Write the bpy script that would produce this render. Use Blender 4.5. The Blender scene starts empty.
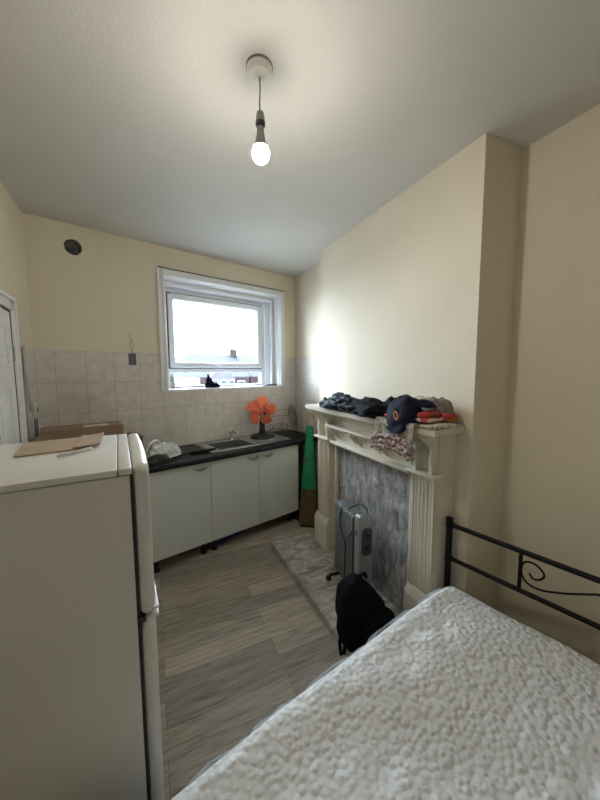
import bpy, bmesh, math, random
from mathutils import Vector, Matrix, noise
random.seed(7)
S = bpy.context.scene
C = S.collection
PI = math.pi
TB = 0.2494            # angle of the window wall
BWY = 3.21
def W(u, off, z=0.0):  # a point on (or in front of) the window wall
    return Vector((u*math.cos(TB)+off*math.sin(TB), BWY+u*math.sin(TB)-off*math.cos(TB), z))
LT = -0.0553
def LW(y): return -0.7603+math.tan(LT)*(y-2.5)

# ------------------------------------------------------------------ materials
def mat(name, col, rough=.6, metal=0, spec=.5, noise_amt=0, noise_scale=8, bump=0, bump_scale=60, coat=0, detail=4, col2=None, alpha=None):
    m = bpy.data.materials.new(name); m.use_nodes = True
    nt = m.node_tree; b = nt.nodes['Principled BSDF']
    b.inputs['Base Color'].default_value = (*col, 1)
    b.inputs['Roughness'].default_value = rough
    b.inputs['Metallic'].default_value = metal
    b.inputs['Specular IOR Level'].default_value = spec
    b.inputs['Coat Weight'].default_value = coat
    tc = nt.nodes.new('ShaderNodeTexCoord')
    if noise_amt or col2:
        n = nt.nodes.new('ShaderNodeTexNoise'); n.inputs['Scale'].default_value = noise_scale; n.inputs['Detail'].default_value = detail
        nt.links.new(tc.outputs['Object'], n.inputs['Vector'])
        r = nt.nodes.new('ShaderNodeValToRGB'); r.color_ramp.elements[0].position = .35; r.color_ramp.elements[1].position = .65
        c2 = col2 or tuple(min(1, c*(1+noise_amt)) for c in col)
        c1 = col if col2 else tuple(c*(1-noise_amt) for c in col)
        r.color_ramp.elements[0].color = (*c1, 1); r.color_ramp.elements[1].color = (*c2, 1)
        nt.links.new(n.outputs['Fac'], r.inputs['Fac']); nt.links.new(r.outputs['Color'], b.inputs['Base Color'])
    if bump:
        n2 = nt.nodes.new('ShaderNodeTexNoise'); n2.inputs['Scale'].default_value = bump_scale; n2.inputs['Detail'].default_value = 3
        nt.links.new(tc.outputs['Object'], n2.inputs['Vector'])
        bp = nt.nodes.new('ShaderNodeBump'); bp.inputs['Strength'].default_value = bump; bp.inputs['Distance'].default_value = .01
        nt.links.new(n2.outputs['Fac'], bp.inputs['Height']); nt.links.new(bp.outputs['Normal'], b.inputs['Normal'])
    return m
def N(m, t, **k):
    n = m.node_tree.nodes.new(t)
    for a, v in k.items():
        if a in n.inputs: n.inputs[a].default_value = v
        else: setattr(n, a, v)
    return n
def LK(m, a, b): m.node_tree.links.new(a, b)

M = {}
M['wall'] = mat('cream_wall_paint', (.78, .70, .555), .75, spec=.25, noise_amt=.025, noise_scale=2.5, bump=.12, bump_scale=130)
M['wall_left'] = M['wall']
M['ceil'] = mat('ceiling_paint', (.70, .68, .635), .9, spec=.1, noise_amt=.02, noise_scale=1.5, bump=.2, bump_scale=90)
M['white'] = mat('white_gloss_paint', (.87, .87, .87), .35, noise_amt=.015, noise_scale=12)
M['upvc'] = mat('white_upvc', (.86, .88, .92), .25, noise_amt=.01)
M['mantel'] = mat('cream_gloss_paint', (.74, .68, .55), .38, noise_amt=.03, noise_scale=9, bump=.05)
M['black'] = mat('black_metal', (.004, .004, .005), .45, metal=.0, spec=.25, noise_amt=.1)
M['blackplastic'] = mat('black_plastic', (.010, .011, .014), .4, noise_amt=.1)
M['fridge'] = mat('fridge_enamel', (.66, .635, .58), .42, noise_amt=.02, noise_scale=3, bump=.06, bump_scale=300)
M['fridgedoor'] = mat('fridge_door_enamel', (.69, .67, .63), .30, noise_amt=.02, noise_scale=3)
M['gasket'] = mat('dark_gasket', (.03, .03, .03), .7)
M['cab'] = mat('pale_cabinet_laminate', (.70, .71, .65), .45, noise_amt=.02, noise_scale=4)
M['worktop'] = mat('black_laminate', (.009, .010, .014), .42, spec=.22, noise_amt=.2, noise_scale=180)
M['steel'] = mat('brushed_steel', (.55, .56, .57), .30, metal=1, noise_amt=.08, noise_scale=20)
M['handle'] = mat('satin_nickel', (.40, .39, .37), .38, metal=1)
M['wire'] = mat('wire_metal', (.26, .21, .20), .4, metal=.5)
M['orange'] = mat('orange_plastic', (.95, .22, .11), .3, noise_amt=.03)
M['cardboard'] = mat('cardboard', (.39, .285, .185), .85, noise_amt=.06, noise_scale=14)
M['cardboard_dark'] = mat('brown_box_cardboard', (.27, .18, .115), .85, noise_amt=.08, noise_scale=14)
M['label'] = mat('white_paper', (.75, .74, .72), .7)
M['ink'] = mat('dark_ink', (.04, .035, .03), .8)
M['bulbcap'] = mat('grey_plastic', (.35, .35, .34), .5)
M['navyring'] = mat('navy_plastic', (.03, .035, .07), .4)
M['cord'] = mat('grey_flex', (.20, .19, .17), .6)
M['radiator'] = mat('grey_radiator_paint', (.14, .14, .135), .7, noise_amt=.05)
M['silver'] = mat('silver_plastic', (.34, .335, .33), .42, metal=.4)
M['panel_dark'] = mat('dark_grey_plastic', (.05, .055, .06), .3)
M['bagblack'] = mat('black_bag_fabric', (.0045, .0045, .005), .9, spec=.15, bump=.3, bump_scale=200)
M['green'] = mat('green_fabric', (.012, .26, .115), .75, noise_amt=.12, noise_scale=14)
M['browncloth'] = mat('brown_fabric', (.12, .085, .035), .85, noise_amt=.3, noise_scale=25)
M['tan'] = mat('tan_fabric', (.33, .25, .14), .8, noise_amt=.2, noise_scale=20)
M['navy'] = mat('navy_fabric', (.006, .008, .022), .8, spec=.2, noise_amt=.4, noise_scale=60, bump=.3, bump_scale=200)
M['greyblue'] = mat('grey_blue_fabric', (.045, .058, .075), .75, spec=.2, noise_amt=.55, noise_scale=22, bump=.3, bump_scale=150)
M['paleblue'] = mat('pale_stripe_fabric', (.24, .28, .33), .75, noise_amt=.5, noise_scale=50)
M['blackcloth'] = mat('black_fabric', (.006, .006, .009), .85, spec=.15, noise_amt=.3, noise_scale=40, bump=.3, bump_scale=150)
M['taupe'] = mat('taupe_fabric', (.20, .155, .125), .85, noise_amt=.2, noise_scale=25, bump=.3, bump_scale=150)
M['beigecloth'] = mat('beige_fabric', (.50, .43, .33), .85, noise_amt=.12, noise_scale=20, bump=.3, bump_scale=150)
M['red'] = mat('red_fabric', (.48, .055, .055), .8, noise_amt=.15, noise_scale=25)
M['orangecloth'] = mat('orange_fabric', (.60, .22, .04), .8, noise_amt=.25, noise_scale=60)
M['leafgreen'] = mat('dark_green_fabric', (.04, .115, .03), .8, noise_amt=.2, noise_scale=30)
M['ringorange'] = mat('tan_embroidery', (.55, .22, .10), .7)
M['mesh'] = mat('dark_green_net', (.012, .03, .022), .6, noise_amt=.9, noise_scale=70)
M['blue'] = mat('blue_plastic', (.01, .025, .25), .5)
M['dirty'] = mat('dark_rubble', (.03, .035, .06), .95, col2=(.13, .11, .10), noise_scale=22)
M['pipe'] = mat('cream_pipe_paint', (.60, .55, .42), .5)
M['plug'] = mat('grey_white_plastic', (.55, .55, .54), .4, noise_amt=.02)
M['greyplate'] = mat('grey_metal_plate', (.12, .125, .145), .5, noise_amt=.1, noise_scale=60)

def tile_mat():
    m = mat('beige_wall_tiles', (.55, .48, .40), .28, spec=.45)
    b = m.node_tree.nodes['Principled BSDF']
    tc = N(m, 'ShaderNodeTexCoord')
    br = N(m, 'ShaderNodeTexBrick', offset=0.0, squash=1.0)
    br.inputs['Scale'].default_value = 1; br.inputs['Mortar Size'].default_value = .0022
    br.inputs['Mortar Smooth'].default_value = .3; br.inputs['Bias'].default_value = -.2
    br.inputs['Brick Width'].default_value = .2; br.inputs['Row Height'].default_value = .2535
    br.inputs['Color1'].default_value = (.72, .675, .625, 1); br.inputs['Color2'].default_value = (.69, .64, .59, 1)
    br.inputs['Mortar'].default_value = (.45, .41, .36, 1)
    sx = N(m, 'ShaderNodeSeparateXYZ'); cx = N(m, 'ShaderNodeCombineXYZ')
    LK(m, tc.outputs['Object'], sx.inputs[0]); LK(m, sx.outputs['X'], cx.inputs['X']); LK(m, sx.outputs['Z'], cx.inputs['Y'])
    LK(m, cx.outputs[0], br.inputs['Vector'])
    n = N(m, 'ShaderNodeTexNoise'); n.inputs['Scale'].default_value = 14; n.inputs['Detail'].default_value = 6
    LK(m, tc.outputs['Object'], n.inputs['Vector'])
    r = N(m, 'ShaderNodeValToRGB'); r.color_ramp.elements[0].position = .35; r.color_ramp.elements[1].position = .68
    r.color_ramp.elements[0].color = (.90, .88, .86, 1); r.color_ramp.elements[1].color = (1.08, 1.06, 1.04, 1)
    LK(m, n.outputs['Fac'], r.inputs['Fac'])
    mx = N(m, 'ShaderNodeMix', data_type='RGBA', blend_type='MULTIPLY'); mx.inputs[0].default_value = 1
    LK(m, br.outputs['Color'], mx.inputs[6]); LK(m, r.outputs['Color'], mx.inputs[7])
    LK(m, mx.outputs[2], b.inputs['Base Color'])
    # grease stain with its own shape, left of the window
    n2 = N(m, 'ShaderNodeTexNoise'); n2.inputs['Scale'].default_value = 5
    LK(m, tc.outputs['Object'], n2.inputs['Vector'])
    ds = N(m, 'ShaderNodeVectorMath', operation='DISTANCE'); ds.inputs[1].default_value = (-.68, 0, 1.36)
    LK(m, tc.outputs['Object'], ds.inputs[0])
    ad = N(m, 'ShaderNodeMath', operation='ADD'); LK(m, ds.outputs['Value'], ad.inputs[0])
    mu = N(m, 'ShaderNodeMath', operation='MULTIPLY'); mu.inputs[1].default_value = .25; LK(m, n2.outputs['Fac'], mu.inputs[0]); LK(m, mu.outputs[0], ad.inputs[1])
    mr = N(m, 'ShaderNodeMapRange'); mr.inputs[1].default_value = .12; mr.inputs[2].default_value = .40; mr.inputs[3].default_value = .30; mr.inputs[4].default_value = 0
    LK(m, ad.outputs[0], mr.inputs[0])
    mx2 = N(m, 'ShaderNodeMix', data_type='RGBA', blend_type='MIX'); mx2.inputs[7].default_value = (.25, .18, .11, 1)
    LK(m, mr.outputs[0], mx2.inputs[0]); LK(m, mx.outputs[2], mx2.inputs[6]); LK(m, mx2.outputs[2], b.inputs['Base Color'])
    bp = N(m, 'ShaderNodeBump'); bp.inputs['Strength'].default_value = .5; bp.inputs['Distance'].default_value = .002; bp.invert = True
    LK(m, br.outputs['Fac'], bp.inputs['Height']); LK(m, bp.outputs['Normal'], b.inputs['Normal'])
    return m
M['tile'] = tile_mat()

def floor_mat():
    m = mat('grey_oak_vinyl_planks', (.3, .26, .2), .42, spec=.4)
    b = m.node_tree.nodes['Principled BSDF']; tc = N(m, 'ShaderNodeTexCoord')
    br = N(m, 'ShaderNodeTexBrick', offset=.37, offset_frequency=2); br.inputs['Scale'].default_value = 1
    br.inputs['Mortar Size'].default_value = .0009; br.inputs['Brick Width'].default_value = .95; br.inputs['Row Height'].default_value = .13
    br.inputs['Color1'].default_value = (0, 0, 0, 1); br.inputs['Color2'].default_value = (1, 1, 1, 1); br.inputs['Mortar'].default_value = (.5, .5, .5, 1)
    LK(m, tc.outputs['Object'], br.inputs['Vector'])
    mp = N(m, 'ShaderNodeMapping'); mp.inputs['Scale'].default_value = (3.2, 34, 1)
    LK(m, tc.outputs['Object'], mp.inputs['Vector'])
    # shift the grain from plank to plank
    sc = N(m, 'ShaderNodeVectorMath', operation='MULTIPLY_ADD'); sc.inputs[1].default_value = (7, 13, 3)
    LK(m, br.outputs['Color'], sc.inputs[0]); LK(m, mp.outputs[0], sc.inputs[2])
    n = N(m, 'ShaderNodeTexNoise'); n.inputs['Scale'].default_value = 1.5; n.inputs['Detail'].default_value = 9; n.inputs['Roughness'].default_value = .62; n.inputs['Distortion'].default_value = .5
    LK(m, sc.outputs[0], n.inputs['Vector'])
    r = N(m, 'ShaderNodeValToRGB'); e = r.color_ramp.elements
    e[0].position = .30; e[0].color = (.25, .21, .165, 1); e[1].position = .72; e[1].color = (.58, .52, .44, 1)
    x = e.new(.5); x.color = (.44, .385, .315, 1)
    LK(m, n.outputs['Fac'], r.inputs['Fac'])
    hs = N(m, 'ShaderNodeMapRange'); hs.inputs[3].default_value = .74; hs.inputs[4].default_value = 1.22
    LK(m, br.outputs['Color'], hs.inputs[0])
    mx = N(m, 'ShaderNodeVectorMath', operation='SCALE'); LK(m, r.outputs['Color'], mx.inputs[0]); LK(m, hs.outputs[0], mx.inputs['Scale'])
    mo = N(m, 'ShaderNodeMix', data_type='RGBA'); LK(m, br.outputs['Fac'], mo.inputs[0]); LK(m, mx.outputs[0], mo.inputs[6]); mo.inputs[7].default_value = (.10, .08, .06, 1)
    LK(m, mo.outputs[2], b.inputs['Base Color'])
    bp = N(m, 'ShaderNodeBump'); bp.inputs['Strength'].default_value = .15; bp.inputs['Distance'].default_value = .003
    LK(m, n.outputs['Fac'], bp.inputs['Height']); LK(m, bp.outputs['Normal'], b.inputs['Normal'])
    return m
M['floor'] = floor_mat()

def marble(name, dark, mid, light, scale, stretch=(1, 1, 1), rough=.3):
    m = mat(name, mid, rough, spec=.45)
    b = m.node_tree.nodes['Principled BSDF']; tc = N(m, 'ShaderNodeTexCoord')
    mp = N(m, 'ShaderNodeMapping'); mp.inputs['Scale'].default_value = stretch; LK(m, tc.outputs['Object'], mp.inputs['Vector'])
    n = N(m, 'ShaderNodeTexNoise'); n.inputs['Scale'].default_value = scale; n.inputs['Detail'].default_value = 10; n.inputs['Roughness'].default_value = .68; n.inputs['Distortion'].default_value = .9
    LK(m, mp.outputs[0], n.inputs['Vector'])
    r = N(m, 'ShaderNodeValToRGB'); e = r.color_ramp.elements
    e[0].position = .34; e[0].color = (*dark, 1); e[1].position = .68; e[1].color = (*light, 1)
    x = e.new(.50); x.color = (*mid, 1)
    LK(m, n.outputs['Fac'], r.inputs['Fac']); LK(m, r.outputs['Color'], b.inputs['Base Color'])
    return m
M['marble'] = marble('grey_marble_sheet', (.15, .145, .145), (.36, .35, .35), (.70, .69, .68), 17, (1, 1, .45))
M['hearth'] = marble('brown_grey_marble_tile', (.20, .17, .145), (.46, .42, .37), (.80, .77, .73), 12, (.6, 1, 1), .35)

def mattress_mat():
    m = mat('white_quilted_fabric', (.90, .90, .89), .8, spec=.2)
    b = m.node_tree.nodes['Principled BSDF']; tc = N(m, 'ShaderNodeTexCoord')
    v = N(m, 'ShaderNodeTexVoronoi', feature='SMOOTH_F1'); v.inputs['Scale'].default_value = 44; v.inputs['Smoothness'].default_value = .5; v.inputs['Randomness'].default_value = .75
    LK(m, tc.outputs['Object'], v.inputs['Vector'])
    n = N(m, 'ShaderNodeTexNoise'); n.inputs['Scale'].default_value = 22; n.inputs['Detail'].default_value = 5
    LK(m, tc.outputs['Object'], n.inputs['Vector'])
    ad = N(m, 'ShaderNodeMath', operation='MULTIPLY_ADD'); ad.inputs[1].default_value = -2.2
    LK(m, v.outputs['Distance'], ad.inputs[0]); LK(m, n.outputs['Fac'], ad.inputs[2])
    bp = N(m, 'ShaderNodeBump'); bp.inputs['Strength'].default_value = .65; bp.inputs['Distance'].default_value = .011
    LK(m, ad.outputs[0], bp.inputs['Height']); LK(m, bp.outputs['Normal'], b.inputs['Normal'])
    return m
M['mattress'] = mattress_mat()

def plastic_mat():
    m = bpy.data.materials.new('clear_plastic_film'); m.use_nodes = True; nt = m.node_tree
    nt.nodes.remove(nt.nodes['Principled BSDF']); out = nt.nodes['Material Output']
    tr = N(m, 'ShaderNodeBsdfTransparent'); tr.inputs[0].default_value = (.97, .97, .97, 1)
    gl = N(m, 'ShaderNodeBsdfGlossy'); gl.inputs['Roughness'].default_value = .14
    fr = N(m, 'ShaderNodeFresnel'); fr.inputs['IOR'].default_value = 1.22
    tc = N(m, 'ShaderNodeTexCoord'); n = N(m, 'ShaderNodeTexNoise'); n.inputs['Scale'].default_value = 12; n.inputs['Detail'].default_value = 4; n.inputs['Distortion'].default_value = 1.5
    LK(m, tc.outputs['Object'], n.inputs['Vector'])
    bp = N(m, 'ShaderNodeBump'); bp.inputs['Strength'].default_value = .4; bp.inputs['Distance'].default_value = .01
    LK(m, n.outputs['Fac'], bp.inputs['Height']); LK(m, bp.outputs['Normal'], gl.inputs['Normal']); LK(m, bp.outputs['Normal'], fr.inputs['Normal'])
    ml = N(m, 'ShaderNodeMath', operation='MULTIPLY'); ml.inputs[1].default_value = .6; LK(m, fr.outputs[0], ml.inputs[0]); mx = N(m, 'ShaderNodeMixShader'); LK(m, ml.outputs[0], mx.inputs[0]); LK(m, tr.outputs[0], mx.inputs[1]); LK(m, gl.outputs[0], mx.inputs[2])
    LK(m, mx.outputs[0], out.inputs['Surface'])
    return m
M['film'] = plastic_mat()
def glass_mat():
    m = bpy.data.materials.new('window_glass'); m.use_nodes = True; nt = m.node_tree
    nt.nodes.remove(nt.nodes['Principled BSDF']); out = nt.nodes['Material Output']
    tr = N(m, 'ShaderNodeBsdfTransparent'); tr.inputs[0].default_value = (.94, .96, .97, 1)
    gl = N(m, 'ShaderNodeBsdfGlossy'); gl.inputs['Roughness'].default_value = .02
    fr = N(m, 'ShaderNodeFresnel'); fr.inputs['IOR'].default_value = 1.45
    mx = N(m, 'ShaderNodeMixShader'); LK(m, fr.outputs[0], mx.inputs[0]); LK(m, tr.outputs[0], mx.inputs[1]); LK(m, gl.outputs[0], mx.inputs[2])
    LK(m, mx.outputs[0], out.inputs['Surface'])
    return m
M['glass'] = glass_mat()
def emis(name, col, s):
    m = bpy.data.materials.new(name); m.use_nodes = True; b = m.node_tree.nodes['Principled BSDF']
    b.inputs['Base Color'].default_value = (.9, .9, .85, 1); b.inputs['Emission Color'].default_value = (*col, 1); b.inputs['Emission Strength'].default_value = s
    return m
M['bulb'] = emis('lit_bulb_glass', (1, .95, .85), 54)
def stripe(name, c1, c2, scale, direction='X'):
    m = mat(name, c1, .8)
    b = m.node_tree.nodes['Principled BSDF']; tc = N(m, 'ShaderNodeTexCoord')
    w = N(m, 'ShaderNodeTexWave', bands_direction=direction); w.inputs['Scale'].default_value = scale; w.inputs['Distortion'].default_value = 1.0
    LK(m, tc.outputs['Object'], w.inputs['Vector'])
    r = N(m, 'ShaderNodeValToRGB'); e = r.color_ramp.elements; r.color_ramp.interpolation = 'CONSTANT'
    e[0].color = (*c1, 1); e[1].position = .72; e[1].color = (*c2, 1)
    LK(m, w.outputs['Fac'], r.inputs['Fac']); LK(m, r.outputs['Color'], b.inputs['Base Color'])
    return m
M['redstripe'] = stripe('red_white_striped_cloth', (.50, .06, .055), (.72, .62, .58), 5, 'Y')
M['greystripe'] = stripe('grey_white_striped_cloth', (.06, .075, .095), (.48, .52, .57), 9, 'DIAGONAL')
def printed():
    m = mat('printed_cloth', (.6, .55, .45), .85)
    b = m.node_tree.nodes['Principled BSDF']; tc = N(m, 'ShaderNodeTexCoord')
    v = N(m, 'ShaderNodeTexVoronoi'); v.inputs['Scale'].default_value = 42; LK(m, tc.outputs['Object'], v.inputs['Vector'])
    r = N(m, 'ShaderNodeValToRGB'); e = r.color_ramp.elements
    e[0].color = (.16, .13, .09, 1); e[1].position = .62; e[1].color = (.68, .60, .50, 1); x = e.new(.3); x.color = (.42, .36, .27, 1)
    LK(m, v.outputs['Distance'], r.inputs['Fac']); LK(m, r.outputs['Color'], b.inputs['Base Color'])
    return m
M['printed'] = printed()
M['ruffle'] = mat('pink_brown_ruffle', (.20, .11, .105), .85, col2=(.68, .55, .53), noise_scale=55)
M['bagwhite'] = mat('white_carrier_bag', (.70, .72, .71), .35, noise_amt=.06, noise_scale=14)
M['leaf'] = mat('green_print', (.25, .42, .14), .5)
# outside
M['brick'] = mat('red_brick', (.13, .085, .09), .9, noise_amt=.15)
M['render'] = mat('pale_render', (.22, .22, .24), .9, noise_amt=.05)
M['slate'] = mat('roof_slate', (.035, .04, .055), .8, noise_amt=.15)
M['outglass'] = mat('dark_pane', (.12, .14, .18), .2)
M['hedge'] = mat('hedge_leaves', (.03, .045, .035), .9, noise_amt=.5, noise_scale=3)
M['ground'] = mat('pale_bounce_ground', (.42, .41, .40), .9, noise_amt=.1)  # street ground lightened to bounce more daylight up to the ceiling

# ------------------------------------------------------------------ mesh helpers
def nb(): return bmesh.new()
def box(bm, p0, p1, bev=0, seg=2):
    p0 = Vector(p0); p1 = Vector(p1)
    r = bmesh.ops.create_cube(bm, size=1); vs = r['verts']
    d = p1-p0
    for v in vs: v.co = Vector(((v.co.x+.5)*d.x+p0.x, (v.co.y+.5)*d.y+p0.y, (v.co.z+.5)*d.z+p0.z))
    if bev:
        es = list({e for v in vs for e in v.link_edges})
        bmesh.ops.bevel(bm, geom=es, offset=bev, segments=seg, affect='EDGES', profile=.5)
    return bm
def B(p0, p1, bev=0, seg=2): return box(nb(), p0, p1, bev, seg)
def tube(bm, pts, r, n=8, closed=False, caps=True):
    pts = [Vector(p) for p in pts]; rings = []
    up = None; L = len(pts)
    rad = r if isinstance(r, (list, tuple)) else [r]*L
    for i, p in enumerate(pts):
        a = pts[(i-1) % L] if (closed or i > 0) else p
        b = pts[(i+1) % L] if (closed or i < L-1) else p
        t = (b-a)
        if t.length < 1e-9: t = Vector((0, 0, 1))
        t.normalize()
        if up is None:
            up = Vector((0, 0, 1)) if abs(t.z) < .9 else Vector((1, 0, 0))
        s = t.cross(up)
        if s.length < 1e-6: s = t.cross(Vector((0, 1, 0)))
        s.normalize(); up = s.cross(t).normalized()
        rings.append([bm.verts.new(p+(s*math.cos(q)+up*math.sin(q))*rad[i]) for q in [2*PI*k/n for k in range(n)]])
    for i in range(L if closed else L-1):
        A = rings[i]; Bq = rings[(i+1) % L]
        for k in range(n):
            try: bm.faces.new((A[k], A[(k+1) % n], Bq[(k+1) % n], Bq[k]))
            except ValueError: pass
    if caps and not closed:
        bm.faces.new(rings[0][::-1]); bm.faces.new(rings[-1])
    return bm
def T(pts, r, n=8, **k): return tube(nb(), pts, r, n, **k)
def lathe(bm, prof, c=(0, 0, 0), n=32, axis='z'):
    c = Vector(c); rings = []
    for (r, h) in prof:
        ring = []
        for k in range(n):
            q = 2*PI*k/n; a, b = r*math.cos(q), r*math.sin(q)
            p = {'z': (a, b, h), 'y': (a, h, b), 'x': (h, a, b)}[axis]
            ring.append(bm.verts.new(c+Vector(p)))
        rings.append(ring)
    for i in range(len(rings)-1):
        for k in range(n):
            bm.faces.new((rings[i][k], rings[i][(k+1) % n], rings[i+1][(k+1) % n], rings[i+1][k]))
    if prof[0][0] > 1e-6: bm.faces.new(rings[0][::-1])
    if prof[-1][0] > 1e-6: bm.faces.new(rings[-1])
    return bm
def prism(bm, poly, a0, a1, axis='y'):
    # poly in the other two coordinates; axis = extrusion axis
    def mk(p, a):
        if axis == 'y': return Vector((p[0], a, p[1]))
        if axis == 'x': return Vector((a, p[0], p[1]))
        return Vector((p[0], p[1], a))
    A = [bm.verts.new(mk(p, a0)) for p in poly]; D = [bm.verts.new(mk(p, a1)) for p in poly]
    n = len(poly)
    bm.faces.new(A); bm.faces.new(D[::-1])
    for i in range(n): bm.faces.new((A[i], D[i], D[(i+1) % n], A[(i+1) % n]))
    return bm
def rbox(hx, hy, hz, r, n=(12, 12, 8), disp=None, c=(0, 0, 0)):
    """rounded block as one closed mesh, half sizes hx hy hz"""
    bm = nb(); seen = {}
    def vert(i, j, k):
        key = (i, j, k)
        if key not in seen:
            def co(i, m, h):
                t = i/m
                t = .5-.5*math.cos(PI*t) if False else t
                return -h+2*h*t
            p = Vector((co(i, n[0], hx), co(j, n[1], hy), co(k, n[2], hz)))
            q = Vector((max(-hx+r, min(hx-r, p.x)), max(-hy+r, min(hy-r, p.y)), max(-hz+r, min(hz-r, p.z))))
            d = p-q
            if d.length > 1e-9: p = q+d.normalized()*min(r, max(abs(d.x), abs(d.y), abs(d.z)))
            if disp: p = disp(p, Vector((p.x/hx, p.y/hy, p.z/hz)))
            seen[key] = bm.verts.new(p+Vector(c))
        return seen[key]
    def quad(a, b, c_, d):
        try: bm.faces.new((vert(*a), vert(*b), vert(*c_), vert(*d)))
        except ValueError: pass
    X, Y, Z = n
    for i in range(X):
        for j in range(Y):
            quad((i, j, 0), (i, j+1, 0), (i+1, j+1, 0), (i+1, j, 0)); quad((i, j, Z), (i+1, j, Z), (i+1, j+1, Z), (i, j+1, Z))
    for i in range(X):
        for k in range(Z):
            quad((i, 0, k), (i+1, 0, k), (i+1, 0, k+1), (i, 0, k+1)); quad((i, Y, k), (i, Y, k+1), (i+1, Y, k+1), (i+1, Y, k))
    for j in range(Y):
        for k in range(Z):
            quad((0, j, k), (0, j, k+1), (0, j+1, k+1), (0, j+1, k)); quad((X, j, k), (X, j+1, k), (X, j+1, k+1), (X, j, k+1))
    return bm
def heap(sx, sy, sz, seed, amp=.35, freq=3.2, ridge=.6, sub=5, c=(0, 0, 0), shape=None, base=False):
    """crumpled cloth lump resting on z=0"""
    bm = nb(); bmesh.ops.create_icosphere(bm, subdivisions=sub, radius=1)
    o = Vector((seed*3.1, seed*1.7, seed*5.3))
    for v in bm.verts:
        d = v.co.normalized()
        n1 = noise.noise(d*1.3+o)
        n2 = 1-abs(noise.noise(Vector((d.x*freq, d.y*freq*.6, d.z*freq))+o*2))*2
        n3 = 1-abs(noise.noise(d*freq*2.3+o))*2
        s = 1+amp*(.7*n1+ridge*.35*n2+ridge*.18*n3-.15)
        p = Vector((d.x*sx*s, d.y*sy*s, d.z*sz*s))
        if p.z < 0: p.z *= .12
        if shape: p = shape(p, d)
        v.co = p+Vector(c)
    if not shape or base:
        zmin = min(v.co.z for v in bm.verts)
        for v in bm.verts: v.co.z -= zmin-c[2]
    return bm
def xf(bm, m):
    bmesh.ops.transform(bm, matrix=m, verts=bm.verts); return bm
def obj(name, bm, m=None, parent=None, smooth=False, loc=None, rot=None):
    bmesh.ops.recalc_face_normals(bm, faces=bm.faces)
    me = bpy.data.meshes.new(name); bm.to_mesh(me); bm.free()
    o = bpy.data.objects.new(name, me); C.objects.link(o)
    if m is not None:
        for mm in (m if isinstance(m, (list, tuple)) else [m]): me.materials.append(mm)
    if smooth:
        for p in me.polygons: p.use_smooth = True
        if smooth != 'all':
            me.set_sharp_from_angle(angle=math.radians(smooth if smooth is not True else 40))
    if parent: o.parent = parent
    if loc is not None: o.location = loc
    if rot is not None: o.rotation_euler = rot
    return o
def tag(o, label, cat, group=None):
    o['label'] = label; o['category'] = cat
    if group: o['group'] = group
    return o
def thing(name, label, cat, loc=(0, 0, 0), rotz=0, group=None, rot=None):
    o = bpy.data.objects.new(name, None); C.objects.link(o); o.empty_display_size = .05
    o.location = loc; o.rotation_euler = rot if rot else (0, 0, rotz)
    return tag(o, label, cat, group)
def struct(name, bm, m, **k):
    o = obj(name, bm, m, **k)
    if not k.get('parent'): o['kind'] = 'structure'
    return o
def cut(o, cutters):
    for c in cutters:
        md = o.modifiers.new('b', 'BOOLEAN'); md.operation = 'DIFFERENCE'; md.object = c; md.solver = 'EXACT'
    bpy.context.view_layer.update()
    dg = bpy.context.evaluated_depsgraph_get()
    me = bpy.data.meshes.new_from_object(o.evaluated_get(dg)); o.modifiers.clear(); o.data = me
    for c in cutters: bpy.data.objects.remove(c)

Z = 2.778
BX, AX, BY0, BY1, RX = 1.524, 1.812, 1.088, 2.751, 1.668
NY = -1.15                          # wall behind the viewer
# ------------------------------------------------------------------ room shell
fl = struct('floor', B((-1.3, NY-.1, -.12), (2.3, 4.2, 0)), M['floor'])
ce = struct('ceiling', B((-1.3, NY-.1, Z), (2.3, 4.2, Z+.12)), M['ceil'])
# window wall: local frame u along x, outwards = +y
bw = struct('wall_back', B((-.95, 0, -.05), (2.0, .33, Z+.05)), M['wall'], loc=(0, BWY, 0), rot=(0, 0, TB))
c1 = obj('cutter', B((.145, -.2, 1.457), (1.475, .6, 2.52)), None, loc=(0, BWY, 0), rot=(0, 0, TB))
bmv = nb(); lathe(bmv, [(0, -.2), (.062, -.2), (.056, .16), (0, .16)], (-.537, 0, 2.607), 40, 'y')
for v in bmv.verts:
    dx = v.co.x+.552; dz = v.co.z-2.607; a = math.atan2(dz, dx)
    k = 1+.07*noise.noise(Vector((math.cos(a)*2, math.sin(a)*2, 1)))
    v.co.x = -.537+dx*k; v.co.z = 2.607+dz*k*1.02
c2 = obj('cutter', bmv, None, loc=(0, BWY, 0), rot=(0, 0, TB))
cut(bw, [c1, c2]); bw['kind'] = 'structure'
# rubble inside the old flue hole
cup = nb(); prof = [(.052, .012), (.054, .06), (.05, .12), (.03, .145), (.0, .15)]
lathe(cup, prof, (-.537, 0, 2.607), 32, 'y')
for v in cup.verts: v.co += Vector((noise.noise(v.co*40), noise.noise(v.co*35+Vector((3, 1, 2))), noise.noise(v.co*45)))*.008
cup2 = obj('hole_lining', cup, M['dirty'], bw, smooth='all')
rub = heap(.042, .03, .035, 4, .6, 4, 1, 3, (-.535, .085, 2.557)); obj('loose_mortar', rub, mat('mortar', (.30, .28, .25), .95, col2=(.10, .09, .09), noise_scale=40), bw, smooth='all')

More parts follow.
